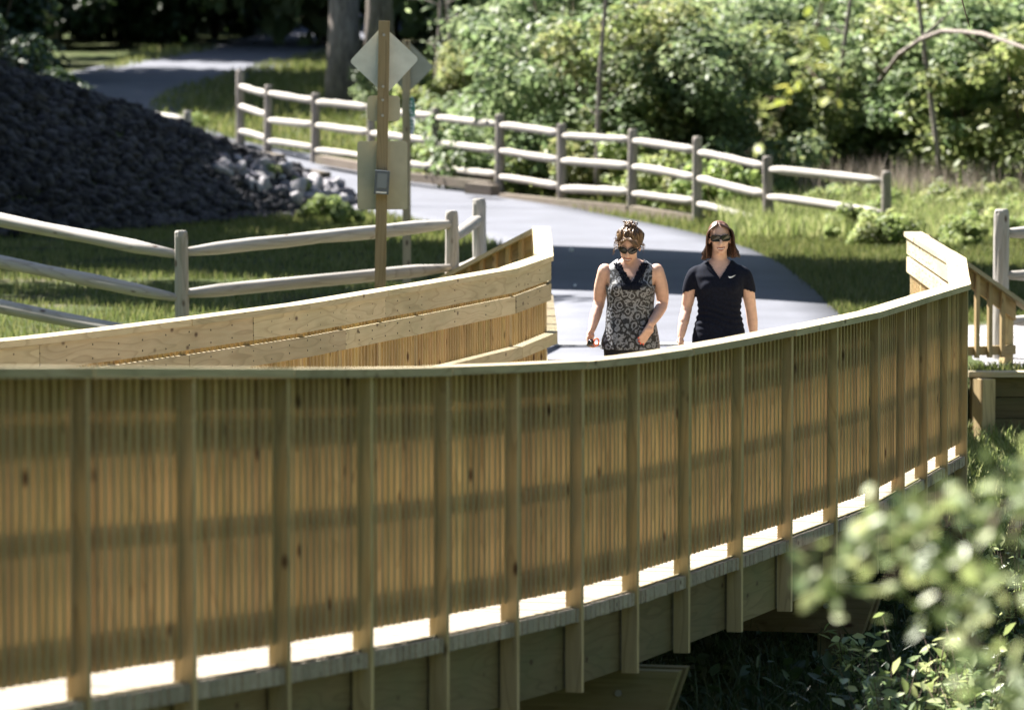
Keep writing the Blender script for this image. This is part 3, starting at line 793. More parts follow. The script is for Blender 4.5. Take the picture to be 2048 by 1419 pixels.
def rubble():
    RV = rock_variants(12); n = 17000
    x = rng.uniform(-10.5, -2.2, n * 2); cy = crest_y(x); h = np.maximum(0.15, np.interp(x, _cx, _cz))
    y = cy + 1.2 - rng.uniform(0, 1, n * 2) * (h / 0.36 + 1.6)
    lip = np.interp(x, [-4.2, -2.4], [0, 1.0])        # the heap thins out towards its right foot
    keep = rng.uniform(0, 1, n * 2) > lip * 0.3
    x, y = x[keep][:n], y[keep][:n]; z = zt(x, y); r = (0.035 + 0.11 * rng.uniform(0, 1, len(x)) ** 4) * np.interp(x, [-9, -3], [1.1, 0.85])
    Vs, Fs, Rn = [], [], []; off = 0; RM = rand_rot(len(x))
    for i in range(len(x)):
        v, f = RV[i % 12]
        Vs.append((v * r[i]) @ RM[i].T * np.array([1, 1, 0.8]) + np.array([x[i], y[i], z[i] + r[i] * 0.12])); Fs.append(f + off); off += len(v)
        Rn.append(np.full(len(v), rng.uniform()))
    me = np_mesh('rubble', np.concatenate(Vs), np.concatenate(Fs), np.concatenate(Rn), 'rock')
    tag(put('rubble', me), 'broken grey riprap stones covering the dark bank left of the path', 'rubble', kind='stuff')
rubble()
BV = []
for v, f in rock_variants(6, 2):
    BV.append(np_mesh('boulder', v, f, np.full(len(v), random.random()), 'rock_sunlit'))
nb = 0
while nb < 90:
    px = random.uniform(440, 715); y0 = 312 + (px - 440) * 0.27; py = y0 + random.uniform(-4, 62) * (1 - 0.35 * abs(px - 600) / 160)
    p = G(px, py, 70)
    if p.y > 92 or path_dist(p.x, p.y) < 1.75: continue
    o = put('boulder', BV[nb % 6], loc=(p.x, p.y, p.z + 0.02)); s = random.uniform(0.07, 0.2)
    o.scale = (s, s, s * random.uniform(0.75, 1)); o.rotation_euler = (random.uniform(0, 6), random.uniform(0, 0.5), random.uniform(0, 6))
    tag(o, 'grey boulder with sunlight put into its colour in the stone heap beside the path', 'boulder', 'boulders in the sunlit heap'); nb += 1

# ------------------------------------------------------------------ leaves, shrubs, trees
random.seed(104); rng = np.random.default_rng(204)
def leaves(name, pos, nrm, size, mat, aspect=0.55, rnd=None, droop=0.0):
    n = len(pos); nrm = nrm / np.linalg.norm(nrm, axis=1)[:, None]
    a = rng.normal(size=(n, 3)); a[:, 2] -= droop
    a -= nrm * np.sum(a * nrm, 1)[:, None]; a /= np.linalg.norm(a, axis=1)[:, None]
    b = np.cross(nrm, a); s = np.asarray(size)[:, None] if hasattr(size, '__len__') else size
    h = s * aspect
    V = np.stack([pos - a * s * 0.5, pos - a * s * 0.12 + b * h * 0.5 + nrm * h * 0.16, pos + a * s * 0.22 + b * h * 0.4 + nrm * h * 0.13, pos + a * s * 0.55,
                  pos + a * s * 0.22 - b * h * 0.4 + nrm * h * 0.13, pos - a * s * 0.12 - b * h * 0.5 + nrm * h * 0.16], 1).reshape(-1, 3)
    k = np.arange(n)[:, None] * 6
    Fq = np.concatenate([k + np.array([[0, 1, 2, 3]]), k + np.array([[0, 3, 4, 5]])], 0)
    rr = rng.uniform(0, 1, n) if rnd is None else rnd
    return np_mesh(name, V, Fq, np.repeat(rr, 6), mat)
def cloud(n, lobes, size, mat, name='foliage', up=1.0, shell=0.72, aspect=0.6, clump=0.0):
    L = np.array(lobes); wgt = L[:, 3] ** 2; k = rng.choice(len(L), n, p=wgt / wgt.sum())
    d = rng.normal(size=(n, 3)); d /= np.linalg.norm(d, axis=1)[:, None]
    r = shell + (1.08 - shell) * rng.uniform(0, 1, n) ** 0.6
    pos = L[k, :3] + d * (L[k, 3] * r)[:, None] * np.array([1, 1, 0.85])
    if clump:
        t = rng.integers(0, max(1, n // 9), n); jit = rng.normal(size=(n // 9 + 1, 3)) * clump; pos = pos + jit[t]
    nrm = d * 0.8 + rng.normal(size=(n, 3)) * 0.55 + np.array([0, 0, up])
    tone = np.clip(rng.uniform(0, 1, len(L))[k] * 0.55 + rng.uniform(0, 0.55, n), 0, 1)
    return leaves(name, pos, nrm, size * rng.uniform(0.65, 1.25, n), mat, aspect, tone)
def lobes_shrub(h, r, k):
    out = []
    for i in range(k):
        z = random.uniform(0.12, 0.95) * h; rr = r * (1 - 0.25 * (z / h)) ; a = random.uniform(0, 2 * math.pi); q = rr * random.uniform(0.1, 1.1)
        out.append((q * math.cos(a), q * math.sin(a), z, random.uniform(0.2, 0.42) * r * (0.62 if k > 50 else 1)))
    return out
def stems(h, r, k, mat='twig'):
    mb = MB()
    for i in range(k):
        a = random.uniform(0, 6.28); q = r * random.uniform(0.2, 0.6)
        pts = [Vector((0.08 * math.cos(a), 0.08 * math.sin(a), -0.1))] + [Vector((q * math.cos(a) * f + random.uniform(-.05, .05), q * math.sin(a) * f, h * f * 0.85)) for f in (0.3, 0.65, 1)]
        mb.tube(pts, [0.035, 0.028, 0.018, 0.008], 6)
    return mb.mesh('stem', True)
SH = []
for i in range(5):
    h, r = random.uniform(2.6, 3.7), random.uniform(1.5, 2.0)
    mat = ['leaf', 'leaf', 'leaf_y', 'leaf', 'leaf_y'][i]
    st_ = stems(h, r, 7); st_.materials.append(M['twig'])
    SH.append((cloud(9000, lobes_shrub(h, r * 1.15, 75), 0.15, mat, shell=0.35), st_))
SHD = []
for i in range(2):
    h, r = 3.0, 1.7; st_ = stems(h, r, 6); st_.materials.append(M['twig'])
    SHD.append((cloud(4200, lobes_shrub(h, r, 18), 0.2, 'leaf_shaded'), st_))
WD = []
for i in range(4):
    h, r = random.uniform(0.7, 1.1), random.uniform(0.6, 0.9)
    st_ = stems(h, r, 5); st_.materials.append(M['twig'])
    WD.append((cloud(1100, lobes_shrub(h, r, 12), 0.14, 'leaf_weed' if i != 2 else 'leaf_y'), st_))
def shrub(kind, x, y, s, label, group, name='shrub', sz=None):
    z = zg(x, y)
    root = empty(name, (x, y, z - 0.05), label, 'shrub' if name == 'shrub' else 'plant', group)
    root.rotation_euler = (0, 0, random.uniform(0, 6.28)); root.scale = (s, s, s if sz is None else sz)
    put('foliage', kind[0], root); put('stem', kind[1], root); return root
ng = 'green shrubs behind the far fence'
def px_x(px, d): return (px - 1024) / F * d
# front row behind the fence and meadow
front = [(1125, 90, 'leafy shrub behind the fence just right of the dark gap in the trees'), (1165, 87.5, 'bright leafy shrub behind the far fence above the curly haired woman'),
         (1280, 86, 'leafy shrub behind the far fence, directly above the gap between the two women'), (1400, 85, 'leafy shrub behind the far fence above the dark haired woman'),
         (1500, 88.5, 'leafy shrub behind the next to last post of the far fence'), (1610, 92, 'leafy shrub behind the dry stalks left of the last fence post'),
         (1730, 92, 'leafy shrub behind the dry stalks over the last fence post'), (1850, 90, 'leafy shrub behind the meadow right of the last fence post'),
         (1960, 87.5, 'leafy shrub behind the thick fence post on the right'), (2075, 86, 'leafy shrub at the right edge beyond the meadow'), (1560, 94, 'leafy shrub filling the gap behind the dry stalks under the hanging twig'), (1670, 89.5, 'low leafy shrub between the two shrubs over the last fence bay'), (1790, 95, 'leafy shrub under the bare grey branch')]
for i, (px, d, lb) in enumerate(front):
    shrub(SH[i % 5], px_x(px, d), d, random.uniform(0.8, 1.0), lb, ng)
for row, (dd, st_, s) in enumerate(((93, 80, 0.9), (96, 84, 1.0), (100, 95, 1.15), (106, 110, 1.35), (114, 125, 1.55), (123, 140, 1.7))):
    px = 1185 + row * 22
    while px < 2180:
        d = dd + random.uniform(-2.8, 2.8)
        if not (row < 4 and px < 1090):
            shrub(SH[random.randrange(5)], px_x(px, d), d, s * random.uniform(0.85, 1.15), 'leafy green shrub in the thicket rising behind the front row of shrubs', 'shrubs of the thicket behind')
        px += st_ * random.uniform(0.8, 1.2)
for i, (px, d, s, lb) in enumerate([(905, 96, 0.55, 'low pale shrub behind the fence right of the signs'), 
                      (985, 99, 0.5, 'low shrub in front of the dark gap in the trees'),
                      (800, 104, 0.45, 'low shrub behind the fence under the diamond signs')]):
    shrub(SH[(i * 2 + 2) % 5], px_x(px, d), d, s, lb, ng)
# weeds behind the rails
for px in range(800, 1480, 42):
    d = float(np.interp(px, [742, 1000, 1266, 1395, 1535], [92, 87.6, 83, 81, 79.4])) + random.uniform(0.3, 1.8); x = px_x(px + random.uniform(-12, 12), d)
    shrub(WD[random.randrange(4)], x, d, random.uniform(0.6, 1.05), 'low leafy weed growing right behind the rails of the far fence', 'weeds along the far fence', 'weed')
for k in range(80):
    px = random.uniform(1500, 2120); py = random.uniform(388, 505) if px > 1640 else random.uniform(385, 430); p = G(px, py, 60)
    if path_dist(p.x, p.y) > 2.6: shrub(WD[random.randrange(4)], p.x, p.y, random.uniform(0.2, 0.48), 'leafy weed clump standing in the sunny meadow at the right', 'weeds in the meadow', 'weed')
p = G(1040, 393, 70); shrub(WD[1], p.x, p.y + 0.3, 0.55, 'bright yellow green weed clump under the fence by the path', 'weeds along the far fence', 'weed')
p = G(383, 262, 60); shrub(WD[1], p.x, p.y + 0.3, 0.4, 'small pale weed beside the short fence post behind the rocks', 'weeds on the rock bank', 'weed')
p = G(8, 470, 40); shrub(WD[1], p.x - 0.1, 53.0, 0.85, 'bright young bush at the left edge behind the pale fence', 'weeds on the rock bank', 'weed')
for (px, py, s) in ((540, 355, .25), (600, 385, .3), (655, 440, .45), (690, 452, .4), (620, 440, .3)):
    p = G(px, py, 60); shrub(WD[0 if px < 600 else 1], p.x, p.y, s, 'small weed tuft growing at the sunlit edge of the stones', 'weeds at the stone heap', 'weed')

# broad leafy crowns
random.seed(5); rng = np.random.default_rng(5)
CR = [cloud(9000, [(math.cos(a) * q, math.sin(a) * q, z, r) for (a, q, z, r) in [(random.uniform(0, 6.28), random.uniform(0.1, 0.62), random.uniform(-0.65, 0.68), random.uniform(0.26, 0.42)) for _ in range(30)]], 0.1, m, 'crown', shell=0.2) for m in ('leaf', 'leaf_shaded')]
def trunk(x, y, h, r, lean=(0, 0), mat='bark', limbs=5, flare=1.35):
    mb = MB(); pts = []; rad = []
    for k in range(9):
        f = k / 8; pts.append(Vector((lean[0] * f * h + 0.06 * math.sin(3 * f + x), lean[1] * f * h, f * h - 0.15))); rad.append(r * (flare - (flare - 1) * min(1, f / 0.12) - 0.45 * f) if f < 0.12 else r * (1 - 0.5 * f))
    rad[0] = r * flare; mb.tube(pts, rad, 14, jit=0.08)
    for k in range(limbs):
        f = random.uniform(0.5, 0.95); a = random.uniform(0, 6.28); b = pts[int(f * 8)]; L = h * random.uniform(0.18, 0.32)
        mb.tube([b, b + Vector((math.cos(a) * L * .5, math.sin(a) * L * .5, L * .4)), b + Vector((math.cos(a) * L, math.sin(a) * L, L * .7))], [r * .35, r * .22, r * .06], 7)
    me = mb.mesh('trunk', True); me.materials.append(M[mat]); return me
def tree(x, y, h, r, cz, cr, crz, ci, label, group=None, coff=(0, 0), lean=(0, 0), limbs=5):
    z = zg(x, y); root = empty('tree', (x, y, z), label, 'tree', group)
    put('trunk', trunk(x, y, h, r, lean, limbs=limbs), root)
    c = put('crown', CR[ci], root, (coff[0], coff[1], cz)); c.scale = (cr, cr, crz); c.rotation_euler = (0, 0, random.uniform(0, 6)); return root
# big trunks in view
tree(px_x(690, 108), 108, 15, 0.33, 11.5, 4.6, 5.5, 0, 'thick straight tree trunk behind the fence left of the diamond signs', 'tall trees with bare trunks', coff=(-1.5, 1))
tree(px_x(762, 114), 114, 15, 0.3, 12, 4.5, 5.5, 0, 'tall tree trunk rising right behind the wooden sign posts', 'tall trees with bare trunks', coff=(1.0, 1))
# road bridge passing overhead: its shadow is the dark band across path, grass and stones
u_, v_ = Vector((0.73, -0.683, 0)), Vector((0.683, 0.73, 0)); c_ = Vector((-3.75, 68.7, 0))
rb = empty('road_bridge', (c_.x, c_.y, 0), 'concrete road bridge crossing high above the path and throwing the dark shadow band', 'road bridge')
def span(mb, a, b, w0, w1, z0, z1): mb.hexa([c_ + u_ * s_ + v_ * w_ + Vector((0, 0, z)) for s_ in (a, b) for w_ in (w0, w1) for z in (z0, z1)])
mb = MB(); span(mb, -21, 21, -3.9, 3.9, 7.1, 7.4); child(mb.build('deck_slab', 'concrete'), rb)
for w0 in (-3.2, -1.2, 0.8, 2.8):
    mb = MB(); span(mb, -21, 21, w0, w0 + 0.4, 6.1, 7.098); child(mb.build('girder', 'concrete'), rb)
for w0 in (-3.88, 3.6):
    mb = MB(); span(mb, -21, 21, w0, w0 + 0.28, 7.402, 8.3); child(mb.build('parapet', 'concrete'), rb)
for a in (-20.6, 19.2):
    mb = MB(); span(mb, a, a + 1.2, -3.6, 3.6, -1, 6.098); child(mb.build('pier', 'concrete'), rb)
# trees standing left of the frame whose crowns shade the bank, the path and the stones
for (x, y, h, cz, cr, crz) in ((-14.6, 85.0, 18, 11, 5.2, 5.5), (-17.5, 92, 20, 12, 5.5, 6.5), (-9.3, 64.4, 14, 10.6, 3.0, 2.9)):
    tree(x, y, h, 0.28, cz, cr, crz, 0, 'tall shade tree standing on the bank beyond the left edge', 'shade trees left of the picture')
# unseen tall trees added all round, beyond the picture edges, to block sky light
for (x, y, h) in ([(random.uniform(14, 17), y, random.uniform(19, 24)) for y in (60, 71, 82, 93)] + [(random.uniform(18, 24), y, random.uniform(20, 25)) for y in range(-2, 56, 14)] +
                  [(random.uniform(-27, -22), y, random.uniform(19, 23)) for y in range(-2, 64, 11)] + [(x, random.uniform(-15, -9), random.uniform(18, 22)) for x in range(-20, 22, 9)] + [(-22, 70, 24), (-21, 80, 24), (-23, 92, 24), (-22, 104, 22)]):
    tree(x, y, h * 0.8, 0.3, h * 0.58, 5.6, h * 0.44, 0, 'tall unseen tree added outside the picture to block sky light', 'unseen trees added against sky light')
# dark wood at the top left
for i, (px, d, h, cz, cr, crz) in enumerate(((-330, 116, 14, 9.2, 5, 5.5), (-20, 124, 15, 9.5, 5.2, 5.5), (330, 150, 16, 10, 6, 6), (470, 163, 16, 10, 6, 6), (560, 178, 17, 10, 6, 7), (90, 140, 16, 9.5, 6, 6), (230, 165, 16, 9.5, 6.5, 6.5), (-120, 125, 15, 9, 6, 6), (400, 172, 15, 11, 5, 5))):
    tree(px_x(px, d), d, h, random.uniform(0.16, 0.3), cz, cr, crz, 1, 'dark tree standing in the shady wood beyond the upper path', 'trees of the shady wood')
for i in range(44):
    px = random.uniform(-120, 640); d = random.uniform(128, 175) if px > 180 else random.uniform(101, 150)
    x = px_x(px, d)
    if path_dist(x, d) < 3.2 or (px > 120 and d < 132 + (px - 120) * 0.06): continue
    shrub(SHD[i % 2], x, d, random.uniform(0.9, 1.7), 'dark shrub in the deep shade beyond the upper path', 'shrubs of the shady wood')
for (px, d, s, lb) in ((30, 90, 0.75, 'dark shrub on top of the rock bank at the left edge'), (70, 91, 0.5, 'dark shrub on the rock bank just left of the upper path'), (-40, 94, 0.9, 'dark shrub cut off by the left edge above the rocks')):
    shrub(SHD[0], px_x(px, d), d, s, lb, 'shrubs on the rock bank')
# wood far behind everything
for i, px in enumerate(range(660, 2240, 118)):
    d = random.uniform(134, 150)
    tree(px_x(px, d), d, 15, 0.24, 7.2, 6.2, 7.5, 1 if i % 3 else 0, 'dense green tree in the wood behind the thicket', 'trees of the wood behind')
for i, px in enumerate(range(-150, 2300, 175)):
    d = random.uniform(186, 210)
    tree(px_x(px, d), d, 16, 0.24, 7, 7.5, 9, 1, 'dense dark tree closing the view at the far end of the wood', 'trees closing the view')
# slender bare stems standing in and before the thicket
for (px, d, h, ln, lb) in ((872, 98, 6, .02, 'slender dark tree stem in the gap just right of the signs'), (905, 101, 7, -.05, 'slender leaning tree stem left of the pale dead stub'), (1030, 97, 6.5, .09, 'slender leaning stem where the thicket begins right of the dark gap'),
                           (1190, 84.5, 5, .06, 'thin grey sapling before the shrubs above the curly haired woman'), (1655, 88, 6, .13, 'thin leaning stem rising through the shrubs under the hanging twig'), (1880, 85.5, 6, -.1, 'thin leaning stem in front of the shrubs below the grey branch')):
    x = px_x(px, d); z = zg(x, d); root = empty('sapling', (x, d, z), lb, 'tree', 'slender trees in the thicket'); mb = MB()
    q = [Vector((ln * h * f + .05 * math.sin(5 * f + px), .03 * math.cos(4 * f), h * f - .1)) for f in np.linspace(0, 1, 8)]; mb.tube(q, np.linspace(.055, .018, 8), 7, jit=.15); tips_ = []
    for k in range(11):
        b = q[random.randrange(2, 8)]; a = random.uniform(0, 6.28); L = random.uniform(.5, 1.2); e = b + Vector((math.cos(a) * L, math.sin(a) * L, L * random.uniform(.1, .6))); mb.tube([b, b.lerp(e, .5) + Vector((0, 0, .06)), e], [.014, .009, .004], 5); tips_ += [b.lerp(e, f) for f in np.linspace(.35, 1, 9)]
    put('trunk', mb.mesh('trunk', True), root).data.materials.append(M['bark'])
    ps = np.array(tips_) + rng.normal(size=(len(tips_), 3)) * .1; put('foliage', leaves('foliage', ps, rng.normal(size=ps.shape) * .5 + np.array([0, 0, 1.0]), .13 * rng.uniform(.7, 1.3, len(ps)), 'leaf'), root)
# dead stub and fallen grey branch
p = W(944, 178, 99); q = W(940, 38, 99); mb = MB()
mb.tube([Vector((p.x + .05, p.y, zg(p.x, p.y) - .2)), p, W(950, 110, 99), q], [0.1, 0.09, 0.075, 0.06], 9, jit=0.15); mb.tube([W(944, 50, 99), W(915, 32, 98.6), W(880, 40, 98.4)], [0.05, 0.03, 0.01], 7)
tag(mb.build('dead_tree', 'dead', smooth=True, origin=(p.x, p.y, zg(p.x, p.y))), 'pale dead tree stub standing in the dark gap behind the fence', 'dead tree')
mb = MB(); d = 86
P_ = [(1690, 245), (1735, 190), (1768, 150), (1800, 108), (1840, 80), (1885, 62), (1925, 64), (1965, 68), (2005, 80), (2055, 98), (2120, 120)]
pp = [W(a, b, d + 4 - 1.3 * i) for i, (a, b) in enumerate(P_)]; pp.insert(0, Vector((pp[0].x - 0.3, pp[0].y + 1.2, zg(pp[0].x, pp[0].y) - 0.2)))
mb.tube(pp, [0.05, 0.045, 0.04, 0.04, 0.042, 0.036, 0.04, 0.033, 0.034, 0.028, 0.025, 0.02], 9, jit=0.35)
for a, b in ((5, (1905, 20)), (7, (1990, 110)), (3, (1745, 120))): mb.tube([pp[a], pp[a].lerp(W(*b, d - 1), 0.5), W(*b, d - 1)], [0.035, 0.025, 0.008], 6)
tag(mb.build('dead_branch', 'bark', smooth=True), 'bare grey branch arching out of the thicket at upper right', 'branch')

# ------------------------------------------------------------------ grass and undergrowth
random.seed(105); rng = np.random.default_rng(205)
def blades(name, x, y, h, wd, mat, label, lean=0.35, lift=-0.03):
    n = len(x); z = zt(x, y) + lift; a = rng.uniform(0, 2 * np.pi, n); hh = h * rng.uniform(0.5, 1.3, n)
    dx, dy = np.cos(a), np.sin(a); ln = lean * hh * rng.uniform(0.2, 1.2, n); la = rng.uniform(0, 2 * np.pi, n)
    w2 = wd * rng.uniform(0.7, 1.2, n) / 2
    b = np.stack([x, y, z], -1); s = np.stack([dx * w2, dy * w2, np.zeros(n)], -1)
    m_ = b + np.stack([np.cos(la) * ln * 0.35, np.sin(la) * ln * 0.35, hh * 0.6], -1); t = b + np.stack([np.cos(la) * ln, np.sin(la) * ln, hh * 0.95], -1)
    V = np.stack([b - s, b + s, m_ + s * 0.8, t, m_ - s * 0.8], 1).reshape(-1, 3)
    k = np.arange(n)[:, None] * 5; Fq = np.concatenate([k + np.array([[0, 1, 2, 4]])], 0); Ft = k + np.array([[4, 2, 3, 3]])
    # triangles written as a second index list
    me = bpy.data.meshes.new(name); nf = n * 2
    idx = np.concatenate([Fq.reshape(-1), (k + np.array([[4, 2, 3]])).reshape(-1)])
    st = np.concatenate([np.arange(n) * 4, n * 4 + np.arange(n) * 3])
    me.vertices.add(len(V)); me.vertices.foreach_set('co', V.astype(np.float32).ravel())
    me.loops.add(len(idx)); me.loops.foreach_set('vertex_index', idx.astype(np.int32))
    me.polygons.add(nf); me.polygons.foreach_set('loop_start', st.astype(np.int32)); me.update(calc_edges=True)
    at = me.attributes.new('rnd', 'FLOAT', 'POINT'); at.data.foreach_set('value', np.repeat(rng.uniform(0, 1, n), 5).astype(np.float32))
    me.materials.append(M[mat]); me.validate()
    return tag(put(name, me), label, 'grass', kind='stuff')
def scatter(n, x0, x1, y0, y1, keep=None, patch=0.0):
    x = rng.uniform(x0, x1, n); y = rng.uniform(y0, y1, n); k = path_dist(x, y) > PWID / 2 + 0.04 + 0.1 * rng.uniform(0, 1, n) ** 2
    if keep is not None: k &= keep(x, y)
    if patch:
        v = np.array([mnoise.noise(Vector((a * 0.7, b * 0.7, 3.1))) for a, b in zip(x, y)]); k &= v + rng.uniform(-0.25, 0.25, n) > -patch
    return x[k], y[k]
def off_mound(x, y):
    return ~((x < -2.1) & (y > crest_y(x) - np.maximum(0.15, np.interp(x, _cx, _cz)) / 0.36 - 0.6) & (y < crest_y(x) + 3))
x, y = scatter(70000, -9, 0.3, 50, 80, off_mound, 0.2); blades('grass', x, y, 0.09, 0.014, 'grass', 'short patchy grass left of the path behind the pale log fence')
x, y = scatter(26000, -4, 3.2, 70, 97, lambda a, b: off_mound(a, b)); blades('grass', x, y, 0.14, 0.02, 'grass', 'green grass verge along both sides of the bending path')
x, y = scatter(30000, -9.5, -1.5, 84, 140, off_mound); blades('grass', x, y, 0.2, 0.03, 'grass', 'bright grass between the upper path and the big trunk')
x, y = scatter(60000, 3.1, 9, 54.5, 80); blades('grass', x, y, 0.11, 0.014, 'grass', 'mown grass right of the path behind the bridge end')
x, y = scatter(42000, 3.0, 11, 73, 93); blades('meadow_grass', x, y, 0.32, 0.024, 'meadow', 'tall sunny meadow grass around the last fence posts')
x, y = scatter(22000, 3.3, 8.0, 37.5, 46.0); blades('bank_grass', x, y, 0.17, 0.013, 'meadow', 'lush grass on the bank below the retaining wall', 0.6)
x, y = scatter(5000, 4.0, 7.3, 46.4, 47.2); blades('grass', x, y, 0.12, 0.014, 'grass', 'strip of grass along the top of the retaining wall')
x, y = scatter(3600, 4.4, 9.0, 83, 92, None, 0.0); blades('dry_stalks', x, y, 0.6, 0.016, 'dry', 'dry grey brown stalks behind the last bay of the fence', 0.25)
def undergrowth(name, n, x0, x1, y0, y1, hmax, size, mat, label, dens=None):
    x, y = scatter(n, x0, x1, y0, y1, dens); z = zt(x, y); m_ = len(x)
    h = hmax * rng.uniform(0, 1, m_) ** 0.8 * (0.6 + 0.5 * np.array([mnoise.noise(Vector((a * 1.1, b * 1.1, 0))) for a, b in zip(x, y)]))
    pos = np.stack([x, y, z + np.maximum(0.02, h)], -1); nrm = rng.normal(size=(m_, 3)) * 0.7 + np.array([0, 0, 1.0])
    me = leaves(name, pos, nrm, size * rng.uniform(0.5, 1.4, m_), mat, 0.5); tag(put(name, me), label, 'undergrowth', kind='stuff')
undergrowth('undergrowth', 24000, -1, 9, 22, 45, 0.5, 0.09, 'leaf_shaded', 'low leafy undergrowth in the shade below the bridge', lambda a, b: ~((a > 3.1) & (b > 38)))  # leaf and stem colours darkened for the shade below the bridge
x, y = scatter(8000, 0.5, 7, 24, 37.5); blades('undergrowth_grass', x, y, 0.45, 0.01, 'leaf_shaded', 'thin arching grass stems among the plants below the bridge', 0.9)
undergrowth('undergrowth', 5000, 1.9, 4.2, 26, 29.5, 0.8, 0.075, 'leaf', 'light catching leaves of taller weeds beside the bridge at lower right')
# single plants in front of the bridge
def stalk_plant(px, py, d, h, n, size, label):
    p = W(px, py, d); z = zg(p.x, p.y); root = empty('leafy_plant', (p.x, p.y, z), label, 'plant', 'plants below the bridge')
    mb = MB(); pos = []
    for k in range(n):
        a = random.uniform(0, 6.28); q = random.uniform(0.05, 0.35) * h; tip = Vector((q * math.cos(a), q * math.sin(a), h * random.uniform(0.6, 1)))
        mb.tube([Vector((0, 0, -0.05)), tip * 0.5 + Vector((0, 0, 0.08 * h)), tip], [0.006, 0.004, 0.002], 5)
        for f in np.linspace(0.3, 1.0, 8):
            b = tip * f; pos.append(b + Vector((random.uniform(-1, 1), random.uniform(-1, 1), random.uniform(-.3, .5))) * 0.06)
    put('stem', mb.mesh('stem', True), root).data.materials.append(M['twig'])
    pos = np.array(pos); put('foliage', leaves('foliage', pos, rng.normal(size=pos.shape) * 0.5 + np.array([0, 0, 1.0]), size * rng.uniform(0.7, 1.3, len(pos)), 'leaf_fore', 0.5, droop=0.4), root)
for (px, py, d, h, lb) in ((1850, 1380, 28.5, 0.95, 'leafy plant with light catching leaves below the bridge at lower right'), (1960, 1380, 28, 0.95, 'sunlit leafy plant at the lower right corner'), (1775, 1400, 28, 0.8, 'low leafy plant under the blurred branch at the bottom edge'), (2030, 1330, 34, 1.1, 'tall sunlit plant at the right edge below the branch'), (1900, 1300, 36, 0.7, 'leafy plant on the shaded slope behind the second bridge support'), (1700, 1410, 31.5, 0.5, 'small dim plant left of the brighter plants below the bridge')):
    stalk_plant(px, py, d, h, 16, 0.085, lb)

for (px, py, s_, lb) in ((1143, 509, 0.03, 'larger pale fallen petal on the shaded asphalt by the railing end'), (1150, 581, 0.018, 'tiny pale fallen petal at the near edge of the shadow on the asphalt')):
    p = G(px, py, 48); mb = MB(); mb.ball((p.x, p.y, p.z + 0.06), (s_, s_, s_ * 0.9), nu=8, nv=5)
    tag(mb.build('fallen_petal', 'white_mark', origin=(p.x, p.y, p.z + 0.05)), lb, 'petal', 'fallen petals')

# ------------------------------------------------------------------ near branches, out of focus
random.seed(106); rng = np.random.default_rng(206)
def branch(name, d, main, subs, nleaf, size, mat, label, spread=0.05, dz=0.0, thick=1.0):
    mb = MB(); P0 = [W(a, b, d + dz * i) for i, (a, b) in enumerate(main)]
    mb.tube(P0, np.linspace(0.011, 0.003, len(P0)) * thick, 6); segs = [P0]
    for sb in subs:
        q = [W(a, b, d + random.uniform(-0.25, 0.25)) for (a, b) in sb]; mb.tube(q, np.linspace(0.006, 0.002, len(q)) * thick, 5); segs.append(q)
    root = empty(name, P0[0], label, 'branch'); child(mb.build('twig', 'twig', smooth=True), root)
    pos = []
    lens = [sum((s[i + 1] - s[i]).length for i in range(len(s) - 1)) for s in segs]
    for s, L in zip(segs, lens):
        k = max(3, int(nleaf * L / sum(lens)))
        for _ in range(k):
            f = random.uniform(0.12, 1.0) * (len(s) - 1); i = min(int(f), len(s) - 2)
            pos.append(s[i].lerp(s[i + 1], f - i) + Vector((random.gauss(0, 1), random.gauss(0, 1.6), random.gauss(-0.3, 0.9))) * spread)
    pos = np.array(pos); nrm = rng.normal(size=pos.shape) * 0.6 + np.array([0, -0.3, 0.8])
    child(put('foliage', leaves('foliage', pos, nrm, size * rng.uniform(0.7, 1.3, len(pos)), mat, 0.62, droop=0.5)), root)
branch('leafy_branch', 11.5, [(2330, 880), (2150, 960), (2000, 1020), (1860, 1050), (1720, 1080), (1580, 1092)],
       [[(2000, 1020), (1960, 1090), (1900, 1150), (1850, 1210)], [(2050, 1000), (2010, 1120), (1960, 1190), (1930, 1240)], [(1860, 1050), (1800, 1040), (1750, 1010)], [(1720, 1080), (1680, 1130), (1650, 1165)], [(2120, 970), (2060, 940), (1990, 945)],
        [(1860, 1050), (1820, 1110), (1760, 1180)], [(2200, 940), (2120, 1080), (2060, 1180)], [(2000, 1020), (1920, 990), (1850, 1000)]],
       320, 0.046, 'leaf_fore', 'blurred leafy branch reaching in from the right in front of the bridge', 0.036)
branch('leafy_branch', 11.2, [(2330, 1220), (2180, 1290), (2080, 1330), (1990, 1350), (1900, 1385)], [[(2080, 1330), (2040, 1380), (2000, 1420)], [(2180, 1290), (2120, 1380), (2080, 1440)], [(1990, 1350), (1960, 1300), (1935, 1270)]],
       110, 0.046, 'leaf_fore', 'lower blurred leafy branch in the bottom right corner', 0.03)
branch('hanging_twig', 19, [(1660, -120), (1640, 40), (1612, 130), (1570, 200), (1545, 265), (1490, 310)], [[(1612, 130), (1650, 180), (1680, 225)], [(1570, 200), (1530, 195)], [(1640, 40), (1600, 95)]],
       26, 0.055, 'leaf_gold', 'blurred twig of yellow green leaves hanging before the thicket', 0.03, thick=0.35)
mb = MB(); mb.tube([W(1915, -60, 37), W(1924, 0, 37), W(1932, 30, 37), W(1940, 56, 37)], [0.006, 0.005, 0.004, 0.003], 6)
tag(mb.build('bare_twig', 'twig', smooth=True), 'thin bare twig hanging down at the top right edge', 'twig')

